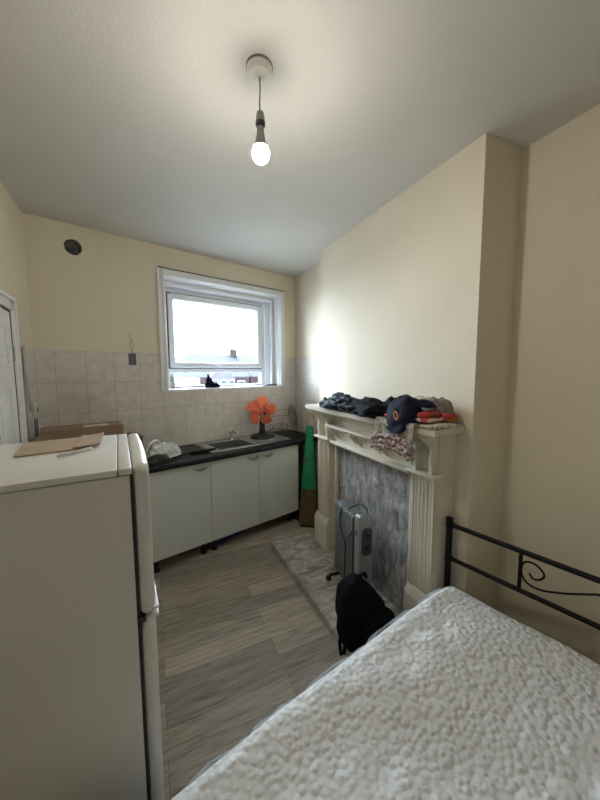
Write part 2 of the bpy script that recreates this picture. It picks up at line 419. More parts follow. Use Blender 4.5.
lenL = 4.6
wl = struct('wall_left', B((-.2, NY-2.5-.2, -.05), (0, 1.3, Z+.05)), M['wall'], loc=(-.7603, 2.5, 0), rot=(0, 0, -LT))
wr = struct('wall_right', B((0, NY-.2, -.05), (.2, BY0+.05, Z+.05)), M['wall'], loc=(AX, 0, 0))
wn = struct('wall_near', B((-1.2, NY-.15, -.05), (2.2, NY, Z+.05)), M['wall'])
cb = struct('wall_chimney_breast', B((BX, BY0, -.05), (AX+.25, BY1, Z+.05)), M['wall'])
wk = struct('wall_recess', B((RX, BY1-.05, -.05), (RX+.25, 4.0, Z+.05)), M['wall'])
# tiling
TZ = 1.7975
def tiles(name, x0, x1, z0, z1, parent, y=-.008):
    return obj(name, B((x0, y, z0), (x1, .001, z1), .001, 1), M['tile'], parent)
o_off = .017   # tile grid phase along the wall
tl = nb()
for (a, b, z0, z1) in ((-.84, .10, .86, TZ), (.10, 1.53, .86, 1.457), (1.53, 1.735, .86, TZ)):
    box(tl, (a, -.008, z0), (b, .0005, z1))
t_ = obj('tile_cladding', tl, M['tile'], bw)
# shift the mesh so the procedural grid lines up with the real joints
for v in t_.data.vertices: v.co.x -= .11; v.co.z -= (TZ-7*.2535)
t_.location = (.11, 0, TZ-7*.2535)
t2 = obj('tile_cladding', B((0, -.008, .86-(TZ-7*.2535)), (.49, .0005, 7*.2535)), M['tile'], wl)
t2.rotation_euler = (0, 0, PI/2); t2.location = (0.0, 0.0, TZ-7*.2535)
yL = .52
for v in t2.data.vertices: v.co.x = (.20 if v.co.x < .1 else .50)
t3 = obj('tile_cladding', B((0, -.008, .86-(TZ-7*.2535)), (1.0, .0005, 7*.2535)), M['tile'], wk)
t3.rotation_euler = (0, 0, -PI/2); t3.location = (RX, 3.645, TZ-7*.2535)
# corner trunking
struct('trim_1', B((-.818, -.028, .86), (-.799, -.008, TZ+.005), .003), M['pipe'], loc=(0, BWY, 0), rot=(0, 0, TB))

# ------------------------------------------------------------------ window
win = bpy.data.objects.new('window_1', None); C.objects.link(win); win['kind'] = 'structure'
win.location = (0, BWY, 0); win.rotation_euler = (0, 0, TB)
def ring(bm, u0, u1, z0, z1, w, y0, y1, bev=.004, bottom=True, wb=None):
    box(bm, (u0, y0, z0), (u0+w, y1, z1), bev); box(bm, (u1-w, y0, z0), (u1, y1, z1), bev)
    box(bm, (u0+w*.5, y0, z1-w), (u1-w*.5, y1, z1), bev)
    if bottom: box(bm, (u0+w*.5, y0, z0), (u1-w*.5, y1, z0+(wb or w)), bev)
    return bm
obj('architrave', ring(ring(nb(), .0885, 1.534, 1.457, 2.576, .050, -.022, 0, .005, False), .128, 1.494, 1.457, 2.537, .024, -.034, .006, .008, False), M['white'], win, smooth=30)
obj('picture_rail_strip', B((.10, -.03, 2.575), (1.53, .0, 2.583)), M['cord'], win)
obj('reveal_lining', ring(nb(), .146, 1.474, 1.44, 2.519, .010, .0, .30, .002, False), M['white'], win)
obj('inner_bead', ring(ring(nb(), .15, 1.47, 1.457, 2.51, .035, .115, .165, .008, False), .178, 1.442, 1.457, 2.484, .018, .10, .15, .007, False), M['white'], win, smooth=30)
obj('sill', B((.10, -.012, 1.437), (1.52, .30, 1.4585), .004), M['upvc'], win)
fr = ring(nb(), .198, 1.41, 1.457, 2.468, .05, .235, .305, .006, True, .022)
box(fr, (.24, .238, 1.618), (1.38, .30, 1.668), .006)
box(fr, (.15, .16, 1.457), (.2, .30, 2.5)); box(fr, (1.42, .16, 1.457), (1.47, .30, 2.5)); box(fr, (.15, .16, 2.465), (1.47, .30, 2.5))
obj('outer_frame', fr, M['upvc'], win, smooth=30)
obj('gasket', ring(nb(), .240, 1.358, 1.662, 2.428, .014, .222, .24, .001), M['gasket'], win)
obj('opening_sash', ring(ring(nb(), .246, 1.352, 1.668, 2.422, .058, .205, .262, .012), .285, 1.313, 1.707, 2.383, .022, .225, .27, .008), M['upvc'], win, smooth=30)
obj('pane', B((.29, .262, 1.712), (1.308, .268, 2.38)), M['glass'], win)
obj('pane', B((.24, .262, 1.475), (1.38, .268, 1.622)), M['glass'], win)
hb = B((.735, .185, 1.69), (.80, .206, 1.712), .004); box(hb, (.70, .172, 1.700), (.79, .186, 1.714), .005)
obj('sash_handle', hb, M['upvc'], win, smooth=30)
obj('hinge_pin', lathe(nb(), [(.006, .19), (.006, .205)], (.262, 0, 2.41), 12, 'y'), M['gasket'], win)

def on_wall(name, label, cat, group=None):
    return thing(name, label, cat, (0, BWY, 0), TB, group)
# things on the sill
t = thing('contact_sensor', 'small white rounded plastic box at the left foot of the window frame', 'sensor', W(.195, 0, 1.4585), TB)
obj('casing', rbox(.024, .018, .033, .012, (8, 6, 8), c=(0, 0.01, .034)), M['white'], t, smooth='all')
obj('seam', B((-.0245, .008, .033), (.0245, .012, .035)), M['cord'], t)
bmk = heap(.065, .035, .042, 9, .7, 3.5, 1, 4, (0, 0, 0), lambda p, d: Vector((p.x-.03*max(0, p.z)/.05, p.y, p.z*(1+2.6*max(0, min(1, .3-d.x*1.6))))))
tag(obj('crumpled_cloth', bmk, M['navy'], smooth='all', loc=W(.66, -.10, 1.4585), rot=(0, 0, TB)), 'small crumpled dark navy cloth with a peak, in the middle of the windowsill', 'cloth')
t = thing('dark_tray', 'flat black slab lying at the right end of the windowsill', 'tray', W(1.36, -.06, 1.4585), TB)
obj('slab', B((-.075, -.035, 0), (.075, .035, .012), .004), M['blackplastic'], t)
obj('rim', ring(nb(), 0, .15, 0, .07, .006, 0, .004, .001), M['blackplastic'], t, rot=(PI/2, 0, 0), loc=(-.075, .035+.0, .012)).location = (-.075, -.035, .016)

# hook plate beside the window
t = thing('wall_hook', 'small grey metal plate with a twisted wire loop at the tile line left of window', 'wall hook', W(-.145, 0, 1.74), TB)
pl = B((-.031, -.014, -.050), (.031, -.008, .050), .002)
obj('plate', pl, M['greyplate'], t)
pts = [(-.002, -.011, .05), (-.010, -.014, .10), (-.012, -.012, .15), (0, -.012, .172), (.012, -.012, .15), (.009, -.014, .10), (.002, -.011, .05)]
obj('wire_loop', T(pts, .0016, 6), M['wire'], t, smooth='all')
obj('nail', T([(0, 0, .165), (0, -.02, .168)], .003, 8), M['steel'], t)
pts = [(-.004, -.012, .165), (-.02, -.014, .19), (-.008, -.013, .215), (.006, -.012, .235)]
obj('wire_tail', T(pts, .0012, 6), M['wire'], t, smooth='all')

# ------------------------------------------------------------------ door on the left wall (local frame of wall_left)
def lw_empty(name):
    o = bpy.data.objects.new(name, None); C.objects.link(o); o.location = (-.7603, 2.5, 0); o.rotation_euler = (0, 0, -LT); return o
dr = lw_empty('door_1'); dr['kind'] = 'structure'
d0, d1, dz = -.80, -.045, 1.985
sl = B((.0, d0, 0.005), (.018, d1, dz), .002)
obj('door_slab', sl, M['white'], dr)
for (a, b, z0, z1) in ((d0+.09, -.425, .16, .60), (-.375, d1-.09, .16, .60), (d0+.09, -.425, .72, 1.55), (-.375, d1-.09, .72, 1.55), (d0+.09, -.425, 1.66, 1.90), (-.375, d1-.09, 1.66, 1.90)):
    p = nb(); 
    for (A, Bb, w0, w1, h) in ((a, b, z0, z1, .026),):
        box(p, (.017, A, w0), (h, A+.018, w1), .004); box(p, (.017, Bb-.018, w0), (h, Bb, w1), .004); box(p, (.017, A, w1-.018), (h, Bb, w1), .004); box(p, (.017, A, w0), (h, Bb, w0+.018), .004)
    box(p, (.017, a+.05, z0+.05), (.0225, b-.05, z1-.05), .004)
    obj('raised_panel', p, M['white'], dr, smooth=30)
for z in (.25, 1.02, 1.74):
    obj('hinge', T([(.022, d1+.006, z-.045), (.022, d1+.006, z+.045)], .006, 10), M['handle'], dr, smooth=30)
obj('door_stop', B((.0, d1+.001, 0), (.020, d1+.008, dz+.006)), M['gasket'], dr)
tr = lw_empty('trim_2'); tr['kind'] = 'structure'
ab = nb()
for (w0, w1, th) in ((.0, .085, .022), (.060, .085, .034), (.0, .014, .030)):
    y0 = d1+.010
    box(ab, (0, y0+w0, 0), (th, y0+w1, dz+.012+w1), .005)
    box(ab, (0, d0-.010-w1, 0), (th, d0-.010-w0, dz+.012+w1), .005)
    box(ab, (0, d0-.010-w1, dz+.012+w0), (th, y0+w1, dz+.012+w1), .005)
obj('architrave', ab, M['white'], tr, smooth=30)

# cable and sockets between the door and the corner
cb_ = [(LW(2.655)+.03, 2.652, 1.80), (LW(2.68)+.02, 2.68, 1.65), (LW(2.71)+.022, 2.705, 1.5), (LW(2.735)+.02, 2.735, 1.36)]
tag(obj('hanging_cable', T(cb_, .008, 10), M['plug'], smooth='all'), 'thick white cable running down beside the door frame to the sockets', 'cable')
t = thing('wall_socket', 'grey wall socket box close to the door frame, above the counter', 'socket', (LW(2.76), 2.74, 1.27), -LT)
obj('back_box', B((.0085, -.045, -.095), (.04, .045, .045), .006), M['plug'], t, smooth=30)
obj('face_plate', B((.04, -.04, -.088), (.046, .04, .038), .003), M['greyplate'], t)
t = thing('power_plug', 'white plug with short lead pushed in beside the grey socket box', 'plug', (LW(2.84), 2.845, 1.21), -LT)
obj('plug_body', rbox(.022, .026, .03, .012, (8, 8, 8), c=(.032, 0, 0)), M['label'], t, smooth='all')
obj('lead', T([(.035, 0, -.025), (.036, 0, -.07), (.03, .01, -.13), (.02, .02, -.2)], .005, 8), M['label'], t, smooth='all')
obj('pins', B((.0085, -.012, -.01), (.014, .012, .012)), M['steel'], t)
t = thing('fused_switch', 'slim pale switch box on the tiles above the white plug', 'switch', (LW(2.85), 2.845, 1.355), -LT)
obj('casing', B((.0085, -.032, -.06), (.032, .032, .065), .006), M['plug'], t, smooth=30)
obj('rocker', B((.031, -.012, -.01), (.037, .012, .02), .003), M['greyplate'], t)

# ------------------------------------------------------------------ kitchen run (local to window wall: x=u, y=-off)
DB, DT, CD = .1315, .857, .587
US = [-.74, -.20, .309, .80, 1.290]
def arc_handle(u, z, w=.12):
    bm = nb(); pts = []
    for i in range(13):
        a = -1+2*i/12; pts.append((u+a*w/2, -CD-.0-.026*(1-abs(a)**3), z-.018*(1-a*a)))
    tube(bm, pts, [.0035+.003*(1-abs(-1+2*i/12)) for i in range(13)], 8)
    return bm
def handle2(u, z, w=.12):
    bm = nb(); poly = []
    for i in range(15):
        a = -1+2*i/14; poly.append((u+a*w/2, z))
    for i in range(15):
        a = 1-2*i/14; poly.append((u+a*w/2, z-.024*(1-a*a)-.002))
    prism(bm, poly, -CD-.018, -CD-.012, 'y')
    box(bm, (u-w/2+.004, -CD-.016, z-.004), (u-w/2+.012, -CD+.022, z+.002)); box(bm, (u+w/2-.012, -CD-.016, z-.004), (u+w/2-.004, -CD+.022, z+.002))
    return bm
def cabinet(u0, u1, doors, label, group='base units under the black worktop'):
    t = thing('base_cabinet', label, 'cabinet', (0, BWY, 0), TB, group)
    car = nb(); th = .016
    box(car, (u0, -CD+.022+.02, DB+.003), (u0+th, -.03, DT-.002)); box(car, (u1-th, -CD+.042, DB+.003), (u1, -.03, DT-.002))
    box(car, (u0, -CD+.042, DB+.003), (u1, -.03, DB+.019)); box(car, (u0, -.036, DB), (u1, -.03, DT-.002)); box(car, (u0, -CD+.042, DT-.02), (u1, -CD+.10, DT-.002))
    obj('carcass', car, M['cab'], t)
    for (a, b, hu) in doors:
        d = obj('door', B((a+.0015, -CD+.020, DB), (b-.0015, -CD+.038, DT), .0015), M['cab'], t)
        obj('handle', handle2(hu, DT-.037), M['handle'], d, smooth=30)
    for (a, b) in ((u0+.05, -CD+.11), (u1-.05, -CD+.11), (u0+.05, -.08), (u1-.05, -.08)):
        obj('leg', lathe(nb(), [(.028, 0), (.028, .012), (.015, .02), (.015, DB-.012), (.024, DB+.002)], (a, b, 0), 14), M['blackplastic'], t, smooth=30)
    return t
cabinet(US[0], US[1], [(US[0], US[1], US[1]-.09)], 'pale laminate base unit at the left end, mostly behind the fridge')
cabinet(US[1], US[2], [(US[1], US[2], US[2]-.10)], 'pale laminate base unit with one wide door, left of the sink unit')
tcab = cabinet(US[2], US[4], [(US[2], US[3], US[3]-.075), (US[3], US[4], US[3]+.085)], 'pale laminate double-door sink unit with two curved handles meeting in the middle')
obj('end_panel', B((US[4]+.002, -CD+.03, .0), (US[4]+.020, -.03, DT)), M['worktop'], tcab)['label'] = 'black end panel'
# worktop in two slabs around the sink opening, one mesh
BU0, BU1, BO0, BO1 = .45, .84, -.44, -.12    # basin opening (u, y)
wt = nb(); zt0, zt1 = .858, .90
def wslab(a, b, y0, y1): box(wt, (a, y0, zt0), (b, y1, zt1), 0)
wslab(-.78, BU0, -CD, -.009); wslab(BU1, 1.60, -CD, -.009); wslab(BU0, BU1, -CD, BO0); wslab(BU0, BU1, BO1, -.009)
tube(wt, [(-.78, -CD, .879), (1.60, -CD, .879)], .0205, 14)
WT = tag(obj('worktop', wt, M['worktop'], smooth=30, loc=(0, BWY, 0), rot=(0, 0, TB)), 'long black laminate worktop under the window, on the pale units', 'worktop')
# sink
sk = on_wall('kitchen_sink', 'stainless steel inset sink with drainer, let into the black worktop', 'sink')
s = nb(); zz = .9005; su0, su1, sy0, sy1 = .365, 1.265, -.490, -.055
def fb(a, b, y0, y1, z0=zz, z1=zz+.004): box(s, (a, y0, z0), (b, y1, z1))
fb(su0, BU0+.012, sy0, sy1); fb(BU1-.012, su1, sy0, sy1); fb(BU0+.012, BU1-.012, sy0, BO0+.012); fb(BU0+.012, BU1-.012, BO1-.012, sy1)
obj('rim_and_drainer', s, M['steel'], sk)
ed = nb(); ring_pts = [(su0, sy0), (su1, sy0), (su1, sy1), (su0, sy1)]
tube(ed, [(a, b, zz+.003) for a, b in ring_pts], .0045, 8, closed=True); obj('rolled_edge', ed, M['steel'], sk, smooth='all')
bs = nb(); d = .15; a0, a1, b0, b1 = BU0+.012, BU1-.012, BO0+.012, BO1-.012
for q in ((a0, b0, a0+.002, b1), (a1-.002, b0, a1, b1), (a0, b0, a1, b0+.002), (a0, b1-.002, a1, b1)): box(bs, (q[0], q[1], zz-d), (q[2], q[3], zz+.002))
box(bs, (a0, b0, zz-d-.002), (a1, b1, zz-d)); obj('basin', bs, M['steel'], sk)
gr = nb()
for i in range(8): tube(gr, [(.92, sy0+.08+i*.042, zz+.005), (su1-.05, sy0+.08+i*.042, zz+.005)], .003, 6)
obj('drainer_ribs', gr, M['steel'], sk, smooth='all')
obj('waste', lathe(nb(), [(0, 0), (.03, 0), (.035, .003), (0, .003)], (.645, -.28, zz-d), 20), M['gasket'], sk)
tp = on_wall('kitchen_tap', 'short chrome tap standing behind the basin', 'tap')
obj('spout', T([(.76, -.085, zz+.004), (.76, -.085, zz+.06), (.76, -.10, zz+.085), (.76, -.16, zz+.095), (.76, -.19, zz+.085)], .010, 12), M['steel'], tp, smooth='all')
obj('tap_body', lathe(nb(), [(.026, 0), (.024, .01), (.017, .02), (.017, .07), (.02, .075), (0, .078)], (.76, -.085, zz+.004), 20), M['steel'], tp, smooth=30)
for sgn in (-1, 1): obj('tap_handle', T([(.76+sgn*.012, -.085, zz+.075), (.76+sgn*.028, -.085, zz+.10), (.76+sgn*.034, -.085, zz+.118)], .008, 10), M['steel'], tp, smooth='all')

# fan
fx = W(1.06, .225, zz+.0055)
H_ = fx
fan = thing('desk_fan', 'orange five-blade desk fan without its guard, black base standing on the drainer', 'fan', fx, -.42)
obj('base', lathe(nb(), [(.128, 0), (.131, .012), (.118, .030), (.06, .046), (.035, .06), (.030, .10), (0, .10)], (0, 0, 0), 36), M['blackplastic'], fan, smooth=30)
obj('neck', rbox(.030, .026, .085, .018, (8, 8, 10), c=(0, .01, .145)), M['blackplastic'], fan, smooth='all')
obj('motor_housing', lathe(nb(), [(0, -.052), (.035, -.05), (.055, -.03), (.058, .02), (.045, .07), (.02, .10), (0, .102)], (0, .05, .285), 28, 'y'), M['blackplastic'], fan, smooth=30)
hubc = Vector((0, -.055, .300))
obj('hub', lathe(nb(), [(.0, -.020), (.018, -.019), (.028, -.01), (.030, .02), (.0, .02)], hubc, 24, 'y'), M['orange'], fan, smooth=30)
def blade(ang):
    bm = nb(); nr, nw = 12, 10; grid = []
    for side in (0, 1):
        g = []
        for i in range(nr+1):
            r = .024+(.158-.024)*i/nr; t = i/nr
            half = .36+.24*math.sin(PI*min(1, t*1.05)**.75)+.06*t
            if t > .9: half *= math.sqrt(max(.02, 1-((t-.9)/.1)**2*.75))
            sweep = .38*t
            row = []
            for j in range(nw+1):
                s_ = -1+2*j/nw; a = ang+sweep+half*s_
                y = -.036*s_*(1-.25*t)+(.0012 if side else -.0012)+.010*t*t
                row.append(bm.verts.new(hubc+Vector((r*math.cos(a), y, r*math.sin(a)))))
            g.append(row)
        grid.append(g)
    for i in range(nr):
        for j in range(nw):
            bm.faces.new((grid[0][i][j], grid[0][i][j+1], grid[0][i+1][j+1], grid[0][i+1][j])); bm.faces.new((grid[1][i][j], grid[1][i+1][j], grid[1][i+1][j+1], grid[1][i][j+1]))
    for i in range(nr):
        for j in (0, nw): bm.faces.new((grid[0][i][j], grid[0][i+1][j], grid[1][i+1][j], grid[1][i][j]))
    for j in range(nw):
        for i in (0, nr): bm.faces.new((grid[0][i][j], grid[0][i][j+1], grid[1][i][j+1], grid[1][i][j]))
    return bm
for k in range(5): obj('blade', blade(PI/2-.45+k*2*PI/5), M['orange'], fan, smooth='all')
obj('lead', T([(.06, .06, .03), (.11, .02, .10), (.125, -.02, .12), (.135, -.03, .07), (.13, -.03, .012), (.09, .10, .006)], .003, 6), M['blackplastic'], fan, smooth='all')
obj('speed_buttons', B((-.03, -.104, .008), (.03, -.098, .018), .002), M['label'], fan)

# guard of the fan, leaning in the corner
gd = thing('fan_guard', 'round wire fan guard leaning against the corner tiles at the worktop end', 'fan guard', W(1.575, .13, .903), TB)
gm = Matrix.Translation((0, 0, .165)) @ Matrix.Rotation(math.radians(38), 4, 'Z') @ Matrix.Rotation(math.radians(-10), 4, 'X')
g = nb(); R_ = .16
tube(g, [(R_*math.cos(a), 0, R_*math.sin(a)) for a in [2*PI*k/40 for k in range(40)]], .0035, 8, closed=True)
obj('outer_ring', xf(g, gm), M['wire'], gd, smooth='all')
g = nb()
for r in (.035, .075, .115): tube(g, [(r*math.cos(a), -.02*(1-r/R_), r*math.sin(a)) for a in [2*PI*k/32 for k in range(32)]], .0022, 5, closed=True)
for k in range(28):
    a = 2*PI*k/28; tube(g, [(.03*math.cos(a), -.017, .03*math.sin(a)), (R_*math.cos(a), 0, R_*math.sin(a))], .0018, 5)
obj('wire_spokes', xf(g, gm), M['wire'], gd)
# wire rack
rk = thing('wire_dish_rack', 'low wire dish rack beside the fan on the right of the worktop', 'rack', W(1.34, .10, .9015), TB)
g = nb()
for z in (.035, .095): tube(g, [(-.15, -.06, z), (.12, -.06, z), (.12, .06, z), (-.15, .06, z)], .0028, 6, closed=True)
for x in (-.15, .12):
    for y in (-.06, .06): tube(g, [(x, y, 0), (x, y, .095)], .0026, 6)
obj('frame', g, M['wire'], rk, smooth=30)
g = nb()
for i in range(14): x = -.15+i*.27/13; tube(g, [(x, -.06, .035), (x, .06, .035)], .0014, 5); tube(g, [(x, .06, .035), (x, .06, .095)], .0012, 5)
obj('wires', g, M['wire'], rk)
for z in (1.075, 1.125):
    pass
rl = on_wall('towel_rail', 'thin two-wire rail on the tiles to the right of the fan', 'rail')
g = nb()
for z in (1.09, 1.16): tube(g, [(1.28, -.030, z), (1.60, -.030, z)], .0028, 8)
obj('rail_wires', g, M['wire'], rl, smooth=30)
for u in (1.285, 1.595): obj('bracket', B((u-.004, -.032, 1.08), (u+.004, -.0085, 1.17)), M['wire'], rl)

# carrier bag, net bag, mat on the worktop
cbg = thing('carrier_bag', 'white plastic carrier bag with green print, slumped on the worktop beside the fridge', 'bag', W(-.03, .33, .9005), TB+.2)
obj('bag_body', heap(.140, .105, .100, 3, .55, 3.6, 1.1, 5), M['bagwhite'], cbg, smooth='all')
hp = []
for i in range(15):
    a = PI*i/14; hp.append((-.06+.075*math.cos(a), -.02+.02*math.sin(a*2), .07+.085*math.sin(a)))
hb2 = T(hp, .011, 8)
obj('bag_handle', hb2, M['bagwhite'], cbg, smooth='all')
obj('green_print', heap(.034, .010, .020, 5, .2, 3, .5, 3, (.03, -.085, .045)), M['leaf'], cbg, smooth='all')
nbg = thing('net_bag', 'dark green net bag bunched in front of the white carrier bag', 'bag', W(-.085, .45, .9005), TB)
obj('net_body', heap(.085, .060, .050, 11, .3, 4, 1, 4), M['mesh'], nbg, smooth='all')
g = nb()
for k in range(9):
    a = k*.35-1.2; pts = []
    for i in range(12):
        q = PI*i/11; pts.append((.092*math.cos(q), .062*math.sin(q)*math.sin(a)*-1, .004+.056*math.sin(q)*abs(math.cos(a))))
    tube(g, pts, .0016, 5)
obj('net_strands', g, M['wire'], nbg)['label'] = 'pale net strands'
mt = nb(); box(mt, (-.13, -.10, 0), (.13, .10, .006), .002)
tag(obj('draining_mat', mt, M['blackplastic'], loc=W(.25, .24, .9005), rot=(0, 0, TB)), 'flat black mat on the worktop behind the carrier bag', 'mat')
tw = heap(.12, .035, .016, 17, .5, 4, 1, 4)
tag(obj('folded_cloth', tw, M['blackcloth'], smooth='all', loc=W(.31, .39, .9005), rot=(0, 0, TB+.1)), 'long thin black cloth lying on the worktop right of the carrier bag', 'cloth')

# black hob and cardboard box behind the fridge
ho = thing('tabletop_hob', 'low black appliance behind the cardboard box, right end showing past the fridge', 'hob', W(-.375, .155, .9005), TB)
obj('body', B((-.22, -.13, .012), (.22, .13, .185), .008), M['blackplastic'], ho, smooth=30)
obj('top_plate', B((-.225, -.135, .185), (.225, .135, .193), .003), M['worktop'], ho)
for a in (-.18, .18):
    for b in (-.10, .10): obj('foot', lathe(nb(), [(.014, 0), (.014, .013)], (a, b, 0), 12), M['blackplastic'], ho)
cx = thing('cardboard_box', 'long flat brown cardboard box with a white label strip, behind the fridge', 'box', W(-.57, .42, .9005), TB-.02)
obj('carton', B((-.235, -.12, 0), (.235, .12, .345), .003), M['cardboard_dark'], cx)
obj('label_strip', B((.0, -.06, .345), (.15, .02, .3462)), M['label'], cx)['label'] = 'white printed label strip'
obj('lid_flap', B((-.235, -.012, .345), (.235, .0, .3465)), M['cardboard'], cx)
pr = nb()
for i in range(12): box(pr, (-.12+i*.024, -.1215, .24), (-.12+i*.024+(.014 if i % 3 else .008), -.1198, .268))
obj('printed_marks', pr, M['ink'], cx)

# blue strip and pipe under units
tag(obj('blue_strip', T([W(.37, .44, .014), W(.56, .41, .016), W(.76, .36, .014)], .013, 8), M['blue'], smooth=30), 'bright blue strip lying on the floor under the sink unit', 'strip')

# ------------------------------------------------------------------ leaning board (green)
ib = thing('ironing_board', 'tapered board in a green cover with brown foot, leaning behind the fireplace pillar', 'ironing board', (1.43, 2.83, 0), -.62)
def board(z0, z1, w, th0, th1, name, m):
    poly = []; 
    def half(z): 
        t = z/1.28; return .098*(1-.88*t**1.05)+.004
    zs = [z0+(z1-z0)*i/10 for i in range(11)]
    bm = nb(); rows = []
    for z in zs:
        h = half(z); dz_ = .02*(z < .02)
        y = .02+z*.10
        rows.append([bm.verts.new(Vector((sx*h, y+sy*.028*(1-.5*z/1.28)+.014*(1 if abs(sx) < .6 else 0)*sy, z))) for sx, sy in ((-1, -1), (-.5, -1.2), (.5, -1.2), (1, -1), (1, 1), (.5, 1.1), (-.5, 1.1), (-1, 1))])
    for i in range(10):
        for k in range(8): bm.faces.new((rows[i][k], rows[i][(k+1) % 8], rows[i+1][(k+1) % 8], rows[i+1][k]))
    bm.faces.new(rows[0][::-1]); bm.faces.new(rows[-1])
    return obj(name, bm, m, ib, smooth=50)
board(.03, .40, .1, 0, 0, 'lower_cover', M['browncloth']); board(.40, 1.06, .1, 0, 0, 'green_cover', M['green']); board(1.06, 1.26, .1, 0, 0, 'tip', M['tan'])
obj('foot_rest', B((-.085, -.015, 0), (.085, .05, .032), .006), M['blackplastic'], ib)
pt = heap(.022, .004, .028, 8, .2, 3, .3, 3); obj('worn_patch', pt, M['browncloth'], ib, smooth='all', loc=(-.018, .045, .70))

# ------------------------------------------------------------------ fireplace
FZ = .06
tag(obj('hearth_slab', B((.9455, .98, 0), (BX-.001, 2.62, FZ), .004), M['hearth']), 'raised hearth slab with mottled brown and white marble finish, in front of the fireplace', 'hearth')
fp = thing('fireplace_surround', 'cream painted wooden fireplace surround with scroll brackets and fluted pillars', 'fireplace', (0, 0, 0))
SX = 1.25; ST = 1.33
PF = (2.27, 2.46); PN = (1.185, 1.345); PX = 1.345
sh = nb(); prism(sh, [(SX, 1.09), (BX-.001, 1.135), (BX-.001, 2.53), (SX, 2.53)], ST-.03, ST, 'z'); box(sh, (SX+.02, 1.14, ST-.045), (BX-.001, 2.51, ST-.029), .005)
obj('mantel_shelf', sh, M['mantel'], fp, smooth=30)
bd = nb(); XB = 1.40
box(bd, (XB, PN[0], 1.05), (BX-.001, PF[1], ST-.044))                         # frieze board
box(bd, (XB, PF[0]-.050, FZ), (BX-.001, PF[1]-.005, 1.05)); box(bd, (XB, PN[0]+.005, FZ), (BX-.001, PN[1]+.015, 1.05))
obj('back_board', bd, M['mantel'], fp)
for ya in (PF[0]-.066, PN[1]+.015): obj('slip_moulding', B((XB-.022, ya, FZ), (XB+.01, ya+.016, 1.045), .004), M['mantel'], fp, smooth=30)
def pilaster(y0, y1, nfl, PX=PX):
    zc = 1.045
    base = nb(); box(base, (PX-.030, y0-.012, FZ), (XB+.02, y1+.012, .30), .004)
    prism(base, [(PX-.030, .30), (PX-.002, .345), (XB+.02, .345), (XB+.02, .30)], y0-.012, y1+.012, 'y')
    obj('plinth', base, M['mantel'], fp, smooth=30)
    sh_ = nb(); box(sh_, (PX+.008, y0, .33), (XB+.02, y1, zc))
    w = y1-y0
    box(sh_, (PX, y0, .33), (PX+.012, y0+.012, zc), .002); box(sh_, (PX, y1-.012, .33), (PX+.012, y1, zc), .002)
    for i in range(nfl):
        yy = y0+.012+(w-.024)*(i+.5)/nfl
        tube(sh_, [(PX+.010, yy, .345), (PX+.010, yy, zc-.004)], (w-.024)/nfl*.30, 8)
    obj('pillar', sh_, M['mantel'], fp, smooth=30)
    cp = nb(); box(cp, (PX-.035, y0-.02, zc), (XB+.02, y1+.02, zc+.014), .004); box(cp, (PX-.018, y0-.01, zc-.012), (XB+.02, y1+.01, zc), .003)
    obj('capital', cp, M['mantel'], fp, smooth=30)
    # two scroll brackets
    for yy in (y0+.022, y1-.022):
        poly = [(XB+.01, zc+.014)]
        top = ST-.045
        for i in range(17):
            t = i/16; z = zc+.014+(top-zc-.014)*t
            x = PX-.022+.030*math.sin(PI*2*t*.5+.0)*1.0-.075*t**2.2 + (.012*math.cos(PI*3*t))
            poly.append((x, z))
        poly.append((XB+.01, top))
        obj('scroll_bracket', prism(nb(), poly, yy-.011, yy+.011, 'y'), M['mantel'], fp, smooth=30)
pilaster(*PF, 2); pilaster(*PN, 5, 1.365)
# frieze mouldings, small brackets and arches
mo = nb(); box(mo, (PX-.03, PN[1]-.02, 1.165), (XB+.01, PF[0]+.02, 1.180), .004); box(mo, (PX-.012, PN[1]-.01, 1.152), (XB+.01, PF[0]+.01, 1.166), .004)
obj('upper_moulding', mo, M['mantel'], fp, smooth=30)
lo = nb(); box(lo, (PX-.012, PN[1], 1.028), (XB+.01, PF[0], 1.048), .005); obj('lower_moulding', lo, M['mantel'], fp, smooth=30)
nbk = 4
for i in range(nbk):
    yy = PN[1]+.03+(PF[0]-PN[1]-.06)*i/(nbk-1)
    poly = [(XB+.005, 1.05), (XB+.005, 1.153), (PX-.015, 1.153), (PX-.013, 1.13), (PX+.015, 1.108), (PX+.035, 1.075), (PX+.04, 1.05)]
    obj('small_bracket', prism(nb(), poly, yy-.010, yy+.010, 'y'), M['mantel'], fp, smooth=30)
    if i < nbk-1:
        yn = PN[1]+.03+(PF[0]-PN[1]-.06)*(i+1)/(nbk-1)
        poly = [(yy, 1.05)]+[(yy+(yn-yy)*k/12, 1.06+.055*(1-math.sin(PI*k/12)**.6) if True else 0) for k in range(13)]+[(yn, 1.05)]
        obj('arch_panel', prism(nb(), poly, XB-.016, XB+.005, 'x'), M['mantel'], fp, smooth=30)
obj('marble_infill', B((XB+.012, PN[1]+.01, FZ), (XB+.030, PF[0]-.048, 1.05)), M['marble'], fp)['label'] = 'grey marbled sheet closing the opening'

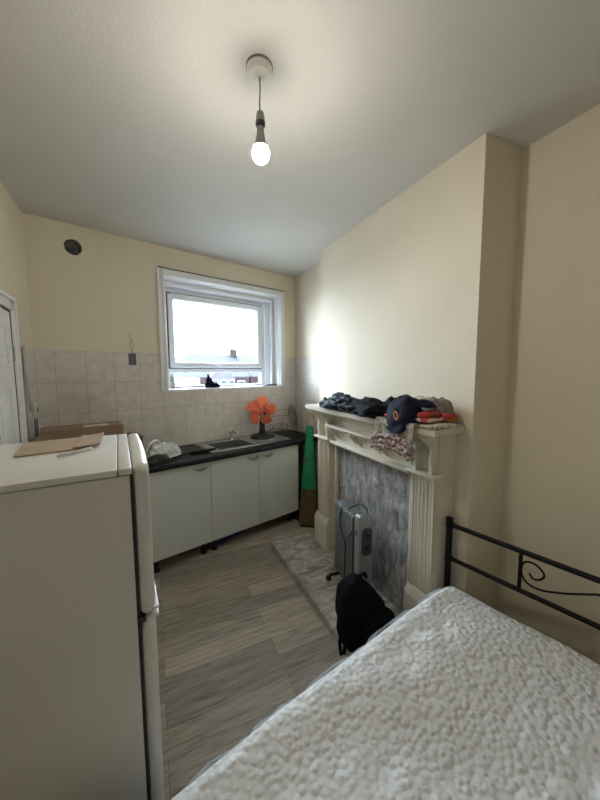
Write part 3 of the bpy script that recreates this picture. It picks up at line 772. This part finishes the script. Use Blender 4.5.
# ------------------------------------------------------------------ things on the mantel shelf
def on_shelf(name, bm, m, label, cat, loc, rz=0, group=None, smooth='all'):
    o = obj(name, bm, m, smooth=smooth, loc=loc, rot=(0, 0, rz)); return tag(o, label, cat, group)
ZS = ST+.001
j = thing('grey_jacket', 'crumpled blue-grey jacket with pale stripes at the far end of the mantel', 'jacket', (1.345, 2.06, ZS))
obj('jacket_body', heap(.105, .19, .085, 21, .65, 3.6, 1.5, 5), M['greyblue'], j, smooth='all')
obj('sleeve', heap(.055, .16, .040, 23, .6, 4, 1.4, 5, (-.055, -.05, .035)), M['greystripe'], j, smooth='all')
obj('collar', T([(-.06+.03*math.cos(a), .16+.05*math.cos(a*.9), .045+.03*math.sin(a)) for a in [i*.5 for i in range(9)]], [.012+.004*math.sin(i*2) for i in range(9)], 8), M['greyblue'], j, smooth='all')
obj('cuff', T([(-.09, .18, .03), (-.10, .14, .035), (-.09, .10, .05)], [.022, .026, .02], 10), M['greyblue'], j, smooth='all')
b_ = thing('black_jumper', 'black crumpled jumper heaped on the middle of the mantel, right of the grey jacket', 'jumper', (1.345, 1.635, ZS))
obj('jumper_body', heap(.11, .235, .078, 31, .55, 3.2, 1.2, 5, (0, .02, 0)), M['blackcloth'], b_, smooth='all')
obj('sleeve', heap(.055, .08, .105, 33, .5, 3, 1, 4, (.03, -.12, 0)), M['blackcloth'], b_, smooth='all')
obj('white_badge', B((-.062, .03, .072), (-.05, .055, .080), .002), M['label'], b_)['label'] = 'small white badge'
tp_ = thing('beige_garment', 'folded beige and taupe garment at the back of the near mantel end', 'garment', (1.44, 1.30, ZS))
obj('beige_fold', heap(.07, .16, .115, 41, .35, 3, 1, 5, (0, .03, 0)), M['beigecloth'], tp_, smooth='all')
obj('taupe_fold', heap(.055, .11, .115, 43, .35, 3.4, 1, 5, (-.01, -.07, 0)), M['taupe'], tp_, smooth='all')
# striped blanket: folded slab
def slab_cloth(L, Wd, th, seed, amp=.010):
    def dis(p, u):
        n = noise.noise(Vector((p.x*9, p.y*9, seed)))+.5*noise.noise(Vector((p.x*25, p.y*25, seed+2)))
        return p+Vector((.006*noise.noise(Vector((p.y*30, seed, 0))), .006*noise.noise(Vector((p.x*30, seed, 4))), n*amp*(1 if u.z > 0 else 0)))
    return rbox(Wd/2, L/2, th/2, min(th/2, .02)*.95, (20, 28, 4), dis, (0, 0, th/2))
pb = thing('printed_shawl', 'printed beige shawl with ruffled pink edge, hanging over the near front of the mantel', 'shawl', (1.36, 1.275, ZS))
obj('folded_layer', slab_cloth(.34, .22, .022, 7, .006), M['printed'], pb, smooth='all')
dp = nb(); g_ = []
nu, nv = 46, 26
for i in range(nu+1):
    y = -.08+.31*i/nu; row = []
    for jv in range(nv+1):
        s_ = jv/nv*.27
        if s_ < .06: x, z = -.06-s_, .022
        elif s_ < .10: a = (s_-.06)/.04*PI/2; x, z = -.12-.026*math.sin(a), .022-.026*(1-math.cos(a))
        else: x, z = -.146, -.004-(s_-.10)
        dn = max(0, s_-.08)/.19
        z += dn*.03*math.sin(i/nu*PI*1.0+.4)
        x += -.012*dn*(1+math.sin(y*70+noise.noise(Vector((y*20, s_*12, 0)))*2.5))+.010*noise.noise(Vector((y*25, s_*25, 3)))*dn
        row.append(dp.verts.new(Vector((x, y+.010*dn*math.sin(s_*40), z))))
    g_.append(row)
for i in range(nu):
    for jv in range(nv): dp.faces.new((g_[i][jv], g_[i+1][jv], g_[i+1][jv+1], g_[i][jv+1]))
bmesh.ops.solidify(dp, geom=dp.faces[:], thickness=.003)
obj('hanging_drape', dp, M['printed'], pb, smooth='all')
rf = nb()
for kk in range(3):
    pts = []
    for i in range(60):
        y = -.085+.32*i/59; pts.append((-.158-.012*math.sin(i*1.35+kk*2), y, -.100-.030*kk+.03*math.sin((y+.08)/.31*PI)-.008*math.sin(i*1.9+kk)+.008*noise.noise(Vector((i*.31, kk*3.0, 0)))))
    tube(rf, pts, [.008+.008*abs(noise.noise(Vector((i*.9, kk*5.0, 2))))*2 for i in range(60)], 6)
obj('ruffled_edge', rf, M['ruffle'], pb, smooth='all')['label'] = 'pink and brown ruffled edge'
rs = thing('striped_blanket', 'red blanket with white stripes folded on top of the printed shawl', 'blanket', (1.315, 1.30, ZS+.030))
obj('blanket_fold', slab_cloth(.30, .15, .022, 3, .006), M['redstripe'], rs, smooth='all', rot=(0, 0, .12))
obj('red_roll', T([(-.06, -.10, .03), (.0, -.11, .035), (.05, -.12, .035)], [.018, .024, .02], 12), M['red'], rs, smooth='all')['label'] = 'rolled red corner'
on_shelf('green_scarf', heap(.05, .095, .02, 51, .4, 4, 1, 4), M['leafgreen'], 'dark green scarf between the striped blanket and the orange cloth', 'scarf', (1.33, 1.245, ZS+.056), .1)
on_shelf('red_towel', heap(.055, .085, .033, 55, .3, 4, 1, 5), M['red'], 'rolled red towel with pale edge lying next to the orange cloth', 'towel', (1.42, 1.205, ZS+.045))
on_shelf('orange_cloth', heap(.04, .045, .035, 53, .5, 5, 1, 4), M['orangecloth'], 'small orange cloth at the near end of the mantel', 'cloth', (1.435, 1.165, ZS+.026))
on_shelf('speckled_cloth', heap(.085, .07, .022, 57, .3, 4, 1, 4), M['printed'], 'beige speckled cloth under the orange cloth at the near mantel end', 'cloth', (1.405, 1.20, ZS), .1)
# cap
cp = thing('navy_cap', 'navy knitted cap with an orange ring emblem, on the striped blanket', 'cap', (1.275, 1.32, ZS+.045))
def capshape(p, d):
    return Vector((p.x, p.y, p.z*(1+.15*d.y)-.085*max(0, -d.x-.15)**1.1-.02*max(0, -d.x)))
obj('crown', heap(.085, .115, .115, 61, .28, 2.2, .8, 5, (0, 0, 0), capshape), M['navy'], cp, smooth='all')
obj('brim', heap(.055, .065, .035, 63, .3, 3, .8, 4, (.05, -.085, .055)), M['navy'], cp, smooth='all')
rgm = Matrix.Translation((-.094, -.03, .012)) @ Matrix.Rotation(math.radians(-12), 4, 'Z') @ Matrix.Rotation(math.radians(-10), 4, 'Y')
g = nb(); tube(g, [(0, .017*math.cos(a), .022*math.sin(a)) for a in [2*PI*k/24 for k in range(24)]], .0042, 8, closed=True)
obj('ring_emblem', xf(g, rgm), M['ringorange'], cp, smooth='all')['label'] = 'orange oval ring'

# ------------------------------------------------------------------ oil heater
ht = thing('oil_heater', 'grey oil-filled radiator with silver control column, on the hearth', 'heater', (1.262, 1.93, FZ), -.128+PI)
# local: +y runs towards the camera along the heater
# (after the half turn x points to -x world)
def finplate(y, th=.034, hw=.055, h0=.065, h1=.605):
    bm = nb(); poly = []; r = .022
    for (cx_, cz_, a0) in ((hw-r, h1-r, 0), (-hw+r, h1-r, PI/2), (-hw+r, h0+r, PI), (hw-r, h0+r, 1.5*PI)):
        for k in range(5):
            a = a0+PI/2*k/4; poly.append((cx_+r*math.cos(a), cz_+r*math.sin(a)))
    prism(bm, poly, y-th/2, y+th/2, 'y')
    poly2 = [(p[0]*.86, (p[1]-.335)*.97+.335) for p in poly]
    prism(bm, poly2, y-th/2-.0028, y+th/2+.0028, 'y')
    return bm
for i in range(7): obj('fin', finplate(.015+i*.040), M['radiator'], ht, smooth=30)
for z in (.57, .10): obj('oil_tube', T([(0, .0, z), (0, .31, z)], .018, 12), M['radiator'], ht, smooth=30)
cc = rbox(.052, .042, .30, .022, (12, 10, 20), None, (0, .325, .335)); obj('control_column', cc, M['silver'], ht, smooth='all')
pn = nb(); poly = []
for k in range(24):
    a = 2*PI*k/24; poly.append((.037*math.cos(a), .47+(.065 if math.sin(a) > 0 else -.065)+.028*math.sin(a)))
prism(pn, poly, .360, .3705, 'y'); obj('control_panel', pn, M['panel_dark'], ht, smooth=30)['label'] = 'dark oval control panel'
for z in (.515, .43): 
    obj('dial', lathe(nb(), [(.018, .370), (.016, .378), (0, .380)], (0, 0, z), 20, 'y'), M['blackplastic'], ht, smooth=30)
vg = nb()
for k in range(4): box(vg, (-.03+.016*k, .30, .6345), (-.022+.016*k, .345, .6365))
obj('top_vents', vg, M['panel_dark'], ht)
obj('side_buttons', B((.0515, .31, .50), (.054, .335, .53), .002), M['panel_dark'], ht)
obj('cable_hook', B((-.075, .30, .22), (-.055, .315, .56), .004), M['label'], ht)['label'] = 'pale cable holder strip'
for y in (.02, .26):
    br_ = nb(); box(br_, (-.04 if y < .1 else -.02, y-.012, .035), (.11, y+.012, .05), .004); box(br_, (-.02, y-.010, .045), (.02, y+.010, .10)); obj('wheel_bracket', br_, M['black'], ht)
    for x in ((-.04 if y < .1 else -.015), .115): obj('caster', lathe(nb(), [(.0, -.012), (.018, -.012), (.022, -.006), (.022, .006), (.018, .012), (0, .012)], (x, y, .022), 18, 'y'), M['blackplastic'], ht, smooth=30)
# lead: out of the top, over and down the side
cp_ = [(.035, .17, .61), (-.0, .22, .655), (-.02, .28, .675), (-.03, .315, .66), (-.028, .32, .635)]
obj('power_lead', T(cp_, .0042, 8), M['blackplastic'], ht, smooth='all')
c3 = [(.052, .10, .60), (.066, .10, .50), (.066, .14, .42), (.064, .18, .39), (.066, .24, .44), (.060, .275, .50)]
obj('lead_loop', T(c3, .0042, 8), M['blackplastic'], ht, smooth='all')
c4 = [(.064, .18, .39), (.068, .20, .36), (.072, .20, .22), (.085, .22, .10), (.09, .28, .03), (.09, .36, .006)]
obj('hanging_lead', T(c4, .0045, 8), M['blackplastic'], ht, smooth='all')
tag(obj('white_cable', T([(1.31, 1.56, FZ+.006), (1.33, 1.48, FZ+.007), (1.36, 1.38, FZ+.006), (1.37, 1.25, FZ+.006)], .006, 8), M['label'], smooth='all'), 'white cable on the hearth between the heater and the near pillar', 'cable')

# ------------------------------------------------------------------ backpack
bp_ = thing('backpack', 'black fabric backpack slumped on the hearth between heater and bed', 'backpack', (1.085, 1.375, FZ), .15)
def bagdis(p, u):
    t = (p.z+.20)/.40
    w = 1-.35*max(0, t-.35)**1.3*1.2
    q = Vector((p.x*w-.05*max(0, t-.2)-.02, p.y*w+.03*t, p.z))
    q.z -= .16*max(0, u.x)**1.0*max(0, t-.3)
    q += .012*Vector((noise.noise(p*14), noise.noise(p*14+Vector((5, 0, 0))), noise.noise(p*12+Vector((0, 7, 0)))))
    return q
obj('bag_body', rbox(.165, .10, .20, .085, (22, 16, 24), bagdis, (0, 0, .203)), M['bagblack'], bp_, smooth='all')
obj('front_pocket', rbox(.11, .045, .10, .04, (14, 10, 14), lambda p, u: p+.006*Vector((noise.noise(p*20), 0, 0)), (-.02, -.10, .13)), M['bagblack'], bp_, smooth='all')
obj('top_handle', T([(-.10, .02, .385), (-.09, .0, .425), (-.04, -.01, .43), (-.02, .0, .395)], .010, 8), M['bagblack'], bp_, smooth='all')
obj('shoulder_strap', T([(-.14, .02, .22), (-.175, .03, .14), (-.19, .03, .05), (-.18, .03, -.02), (-.158, .03, -.03), (-.15, .03, .03)], .010, 8), M['bagblack'], bp_, smooth='all')

# ------------------------------------------------------------------ bed
bed = thing('bed_frame', 'black metal bed frame with scrolled headboard against the right wall', 'bed', (1.468, 1.160, 0), .23)
# local -x = towards the foot, -y = towards the near side; headboard in plane x=0
BWd = 1.33; BL = 1.90; HT = .81
def post(x, y, h, r=.0165):
    bm = lathe(nb(), [(r, 0), (r, h-.010), (r+.002, h-.010), (r+.002, h+.004), (r*.6, h+.008), (0, h+.009)], (x, y, 0), 20); return bm
obj('headboard_post', post(0, 0, HT), M['black'], bed, smooth=30); obj('headboard_post', post(0, -BWd, HT), M['black'], bed, smooth=30)
obj('footboard_post', post(-BL, 0, .36), M['black'], bed, smooth=30); obj('footboard_post', post(-BL, -BWd, .36), M['black'], bed, smooth=30)
obj('top_rail', T([(0, 0, .777), (0, -BWd, .777)], .0125, 12), M['black'], bed, smooth=30)
obj('lower_rail', T([(0, 0, .583), (0, -BWd, .583)], .0115, 12), M['black'], bed, smooth=30)
for z in (.777, .583): obj('rail_collar', T([(0, .012, z), (0, -.02, z)], .017, 14), M['black'], bed, smooth=30)
for y in (-.340, -BWd+.340): obj('upright', T([(0, y, .583), (0, y, .777)], .0085, 10), M['black'], bed, smooth=30)
def scroll_pts(mirror):
    # traced in (distance from the upright, height)
    base = [(.036, .686), (.052, .668), (.072, .672), (.090, .692), (.090, .712), (.068, .734), (.040, .741), (.014, .728), (.005, .697), (.010, .660), (.036, .633), (.086, .630), (.168, .662), (.24, .700), (.27, .716), (.325, .730)]
    out = []
    # Catmull-Rom through the points
    P = [base[0]]+base+[base[-1]]
    for i in range(1, len(P)-2):
        for k in range(5):
            t = k/5; p0, p1, p2, p3 = P[i-1], P[i], P[i+1], P[i+2]
            f = lambda a: .5*((2*p1[a])+(-p0[a]+p2[a])*t+(2*p0[a]-5*p1[a]+4*p2[a]-p3[a])*t*t+(-p0[a]+3*p1[a]-3*p2[a]+p3[a])*t**3)
            out.append((f(0), f(1)))
    out.append(base[-1])
    y0 = -.340
    return [(0, (y0-d if not mirror else -BWd+.340+d), z) for d, z in out]
for mir in (False, True): obj('scroll', T(scroll_pts(mir), .0048, 8), M['black'], bed, smooth='all')
rl_ = nb()
for y in (-.0, -BWd): box(rl_, (-BL, y-.012, .225), (0, y+.012, .265), .003)
for x in (-BL, 0): box(rl_, (x-.012, -BWd, .225), (x+.012, 0, .265), .003)
obj('side_frame', rl_, M['black'], bed)
for i in range(12):
    x = -BL+.12+i*(BL-.24)/11; obj('slat', B((x-.03, -BWd+.015, .255), (x+.03, -.015, .268)), M['cardboard'], bed)
for x in (-BL*.5,): 
    for y in (-BWd*.5,): obj('centre_leg', T([(x, y, 0), (x, y, .255)], .014, 10), M['black'], bed)

MA = .208
ms = thing('mattress', 'white quilted double mattress still in clear plastic, on the black bed frame', 'mattress', (1.425, 1.132, .272), MA)
MLx, MLy, MT = 1.86, 1.30, .225
def mdis(extra=0, wr=0):
    def f(p, u):
        # large soft undulation of the quilted top; slight bulge of the sides
        q = p.copy()
        k = 1-max(abs(u.x), abs(u.y))**6
        w = noise.noise(Vector((p.x*2.2, p.y*2.2, 1)))*.014+.010*math.sin((p.x*.5+p.y*.9)*14+2*noise.noise(Vector((p.x*2, p.y*2, 0))))
        w += .006*noise.noise(Vector((p.x*14, p.y*14, 5)))
        if u.z > 0: q.z += w*(.35+.65*k)
        q.y += .015*(1-u.x**2)*(1 if u.y > .9 else max(0, u.y)) 
        if extra:
            n = Vector((u.x**7, u.y**7, u.z**3)); 
            if n.length > 1e-6: n.normalize()
            edge = max(0, (u.y-.55)/.45) if u.y > 0 else .2
            wk_ = wr*(.12+edge**2)*(1-abs(noise.noise(Vector((p.x*9+p.y*5, p.y*12, p.z*12+4))))*2.6)
            q += n*(extra+max(-.003, wk_))
        cf = (abs(u.x)*abs(u.y))**9
        q.x -= .045*cf*(1 if u.x > 0 else -1); q.y -= .045*cf*(1 if u.y > 0 else -1)
        return q
    return f
cen = (-MLx/2, -MLy/2, MT/2)
def mbm(extra=0, wr=0): return rbox(MLx/2+0, MLy/2, MT/2, .060, (110, 84, 14), mdis(extra, wr), cen)
obj('mattress_body', mbm(), M['mattress'], ms, smooth='all')
obj('plastic_wrap', mbm(.004, .012), M['film'], ms, smooth='all')['label'] = 'clear wrinkled plastic film'

# ------------------------------------------------------------------ fridge freezer
FA = .080
fr_ = thing('fridge_freezer', 'white two-door fridge freezer seen from the side, against the left wall', 'fridge', (-.060, .94, 0), FA)
FW, FD, FH = .545, .53, 1.37; SEAM = .925
bd = nb(); box(bd, (-FD, 0, .02), (-.002, FW, FH-.020), .004)
obj('cabinet', bd, M['fridge'], fr_, smooth=30)
tpn = nb(); box(tpn, (-FD, -.003, FH-.018), (-.030, FW+.003, FH), .004); box(tpn, (-.028, -.003, FH-.018), (.004, FW+.003, FH), .004)
obj('top_panel', tpn, M['fridgedoor'], fr_, smooth=30)
obj('gasket', B((-.008, .012, .045), (.006, FW-.006, FH-.03)), M['gasket'], fr_)
def fdoor(z0, z1):
    h = (z1-z0)/2; th = .021
    def dis(p, u):
        # bow the front and roll the top edge over
        q = p.copy(); 
        if u.x > 0: q.x += .006*(1-u.y**2)
        return q
    return rbox(th, FW/2-.002, h, .022, (8, 20, 24), dis, (.004+th, FW/2, (z0+z1)/2))
u_ = obj('upper_door', fdoor(SEAM+.006, FH+.004), M['fridgedoor'], fr_, smooth='all')
l_ = obj('lower_door', fdoor(.05, SEAM-.006), M['fridgedoor'], fr_, smooth='all')
obj('door_grip', B((.03, .02, SEAM+.008), (.056, FW-.02, SEAM+.016), .003), M['fridgedoor'], u_); obj('door_grip', B((.03, .02, SEAM-.016), (.056, FW-.02, SEAM-.008), .003), M['fridgedoor'], l_)
obj('hinge_block', B((.0, .004, SEAM-.008), (.02, .03, SEAM+.008)), M['gasket'], fr_)
obj('plinth', B((-FD+.02, .01, 0), (-.03, FW-.01, .03)), M['gasket'], fr_)
# cardboard piece and stick on the fridge
cd = thing('flattened_cardboard', 'flat piece of brown cardboard with a folded flap on top of the fridge', 'cardboard', (-.305, 1.335, FH+.001), .06)
def quadslab(pts, z0, z1):
    return prism(nb(), pts, z0, z1, 'z')
obj('sheet', quadslab([(-.085, -.125), (.072, -.105), (.055, .118), (-.112, .095)], 0, .004), M['cardboard'], cd)
fl_ = nb(); prism(fl_, [(.072, .004), (.135, .010), (.134, .014), (.070, .008)], -.095, .12, 'y'); obj('flap', fl_, M['cardboard'], cd)
fl_ = nb(); prism(fl_, [(.060, .004), (.074, .006), (.072, .011), (.058, .009)], -.10, .118, 'y'); obj('fold_line', fl_, M['cardboard'], cd)
tag(obj('grey_stick', T([(-.262, 1.142, FH+.006), (-.235, 1.165, FH+.006), (-.215, 1.192, FH+.006), (-.185, 1.212, FH+.008)], [.003, .0045, .0045, .004], 8), M['plug'], smooth='all'), 'thin bent grey stick lying in front of the cardboard on the fridge', 'stick')

# ------------------------------------------------------------------ pendant lamp
lp = thing('pendant_lamp', 'bare lit bulb on a short flex from a white ceiling rose', 'lamp', (.424, 1.240, 0))
obj('ceiling_rose', lathe(nb(), [(.0, Z-.036), (.024, Z-.036), (.040, Z-.030), (.044, Z-.014), (.048, Z-.012), (.048, Z), (0, Z)], (0, 0, 0), 32), mat('rose_plastic', (.78, .76, .70), .5, noise_amt=.06, noise_scale=30), lp, smooth=30)
obj('rose_base_ring', lathe(nb(), [(.0505, Z-.006), (.0505, Z), (0, Z)], (0, 0, 0), 32), M['cord'], lp, smooth=30)
obj('flex', T([(0, 0, Z-.034), (.001, 0, Z-.08), (-.002, 0, Z-.13), (0, 0, 2.615)], .0028, 8), M['cord'], lp, smooth='all')
obj('lampholder', lathe(nb(), [(.006, 2.590), (.013, 2.583), (.0165, 2.565), (.0165, 2.545), (.0, 2.545)], (0, 0, 0), 24), M['bulbcap'], lp, smooth=30)
obj('holder_ring', lathe(nb(), [(.0, 2.548), (.0185, 2.548), (.0185, 2.536), (.013, 2.532), (.0, 2.532)], (0, 0, 0), 24), M['navyring'], lp, smooth=30)
obj('bulb_neck', lathe(nb(), [(.012, 2.534), (.0145, 2.505), (.019, 2.480), (.0300, 2.455), (.0, 2.455)], (0, 0, 0), 24), M['bulbcap'], lp, smooth=30)  # neck flared into a wide collar to shade the ceiling from the bulb
bp2 = [(0.0, 2.400)]
for i in range(1, 14):
    a = -PI/2+i*(PI/2+.50)/13; bp2.append((.033*math.cos(a), 2.434+.034*math.sin(a)))
bp2 += [(.0288, 2.454), (0, 2.454)]
bulb = obj('bulb', lathe(nb(), bp2, (0, 0, 0), 28), M['bulb'], lp, smooth='all')
for o_ in lp.children:
    if o_.name.split('.')[0] in ('bulb', 'bulb_neck', 'holder_ring', 'lampholder'): o_.location.z = .034

# ------------------------------------------------------------------ outside the window
def OW(u, d, z): return (u, d, z)
ow_rot = TB
OUT = Vector((0, BWY, 0))
GZ = -3.6
gr = struct('ground_outside', B((-40, 1.5, GZ-.2), (60, 70, GZ)), M['ground'], loc=OUT, rot=(0, 0, ow_rot))
def house(u, d, w, label, wallm):
    t = thing('terraced_house', label, 'house', W(u, -d, GZ), TB, 'terraced houses across the street')
    he = 4.75+0.0; rt = 7.0
    obj('walls', B((0, 0, 0), (w, 7, he)), wallm, t)
    rf_ = prism(nb(), [(-.3, he), (3.5, rt), (7.3, he)], -.05, w+.05, 'x'); obj('roof', rf_, M['slate'], t)
    ch = nb(); box(ch, (w-.4, 3.1, rt-1.0), (w+.4, 3.8, rt+.55)); obj('chimney_stack', ch, M['brick'], t)
    for k in range(3): obj('chimney_pot', lathe(nb(), [(.10, 0), (.08, .35), (.0, .35)], (w-.25+k*.25, 3.5, rt+.55), 12), M['brick'], t)
    gb = prism(nb(), [(.6, he-.2), (1.9, he+1.3), (3.2, he-.2)], -.55, .6, 'y'); obj('gable', gb, M['render'], t)
    bay = B((.7, -.6, 0), (3.1, .2, he)); obj('bay', bay, M['render'], t)
    for z in (1.0, 3.2):
        for a in (.85, 1.65, 2.45): f = obj('window', B((a, -.66, z), (a+.6, -.58, z+1.3), .02), M['upvc'], t); obj('glazing', B((a+.07, -.67, z+.07), (a+.53, -.655, z+1.23)), M['outglass'], f)
    f = obj('window', B((3.7, -.06, 3.2), (4.5, .03, 4.4), .02), M['upvc'], t); obj('glazing', B((3.78, -.07, 3.3), (4.42, -.055, 4.3)), M['outglass'], f)
    return t
D0 = 24
house(10.2, D0, 5, 'brick terraced house with white bay, leftmost of the row outside the window', M['brick'])
house(15.4, D0, 5, 'terraced house beside it to the right, seen low in the window behind the sash', M['brick'])
house(20.6, D0, 5, 'terraced house at the right edge of the view, cut by the window frame', M['brick'])
for k, (u, d, r) in enumerate(((3.0, 40, 2.2), (8.4, 42, 2.5), (13.2, 41, 2.2), (7.6, 26, 1.2))):
    hg = heap(r, r, (4.7 if d > 30 else 3.2), 70+k, .3, 5, 1, 4)
    lb = ['bushy tree farthest left in the low pane of the window', 'bushy tree second from the left, far off outside the window', 'bushy tree third from the left, far off outside the window', 'lower bushy tree nearest to the brick houses outside'][k]
    tag(obj('bushy_tree', hg, M['hedge'], smooth='all', loc=W(u, -d, GZ)), lb, 'tree', 'trees outside the window')

# ------------------------------------------------------------------ light
wd = bpy.data.worlds.new('sky'); S.world = wd; wd.use_nodes = True
bg = wd.node_tree.nodes['Background']; bg.inputs[0].default_value = (.76, .88, 1.0, 1)
wt_ = wd.node_tree   # hazy sky, bright on the sun's side of the houses, dimmer behind us
g0 = wt_.nodes.new('ShaderNodeNewGeometry'); dt = wt_.nodes.new('ShaderNodeVectorMath'); dt.operation = 'DOT_PRODUCT'
dt.inputs[1].default_value = (math.sin(TB)*-1*.93, math.cos(TB)*.93, .30)
tc_ = wt_.nodes.new('ShaderNodeTexCoord'); wt_.links.new(tc_.outputs['Generated'], dt.inputs[0])
mr_ = wt_.nodes.new('ShaderNodeMapRange'); mr_.interpolation_type = 'SMOOTHSTEP'
for i_, v_ in ((1, -.3), (2, .75), (3, .3), (4, 6.6)): mr_.inputs[i_].default_value = v_
wt_.links.new(dt.outputs['Value'], mr_.inputs[0]); wt_.links.new(mr_.outputs[0], bg.inputs[1]); wt_.nodes.remove(g0)
ptl = bpy.data.lights.new('window_portal', 'AREA'); ptl.shape = 'RECTANGLE'; ptl.size = 1.5; ptl.size_y = 1.15; ptl.cycles.is_portal = True
po = bpy.data.objects.new('window_portal', ptl); C.objects.link(po); po.location = W(.81, -.36, 1.98); po.rotation_euler = (-PI/2, 0, TB); po.rotation_euler = Matrix.Rotation(TB, 4, 'Z').to_3x3().to_4x4().__matmul__(Matrix.Rotation(-PI/2, 4, 'X')).to_euler()

# ------------------------------------------------------------------ camera
cam = bpy.data.cameras.new('camera'); co = bpy.data.objects.new('camera', cam); C.objects.link(co)
cam.sensor_fit = 'HORIZONTAL'; cam.sensor_width = 36; cam.lens = 314.1/600*36; cam.clip_start = .02
pitch, yaw, roll = .0905, .443, -.0041
fwd = Vector((math.cos(pitch)*math.sin(yaw), math.cos(pitch)*math.cos(yaw), -math.sin(pitch)))
rt = Vector((math.cos(yaw), -math.sin(yaw), 0)); up = rt.cross(fwd)
mr = Matrix((rt, up, -fwd)).transposed()
mr = mr @ Matrix.Rotation(roll, 3, 'Z')
co.matrix_world = Matrix.Translation((0, 0, 1.6258)) @ mr.to_4x4()
S.camera = co
S.view_settings.view_transform = 'Standard'; S.view_settings.look = 'None'; S.view_settings.gamma = 1; S.view_settings.exposure = 2.5
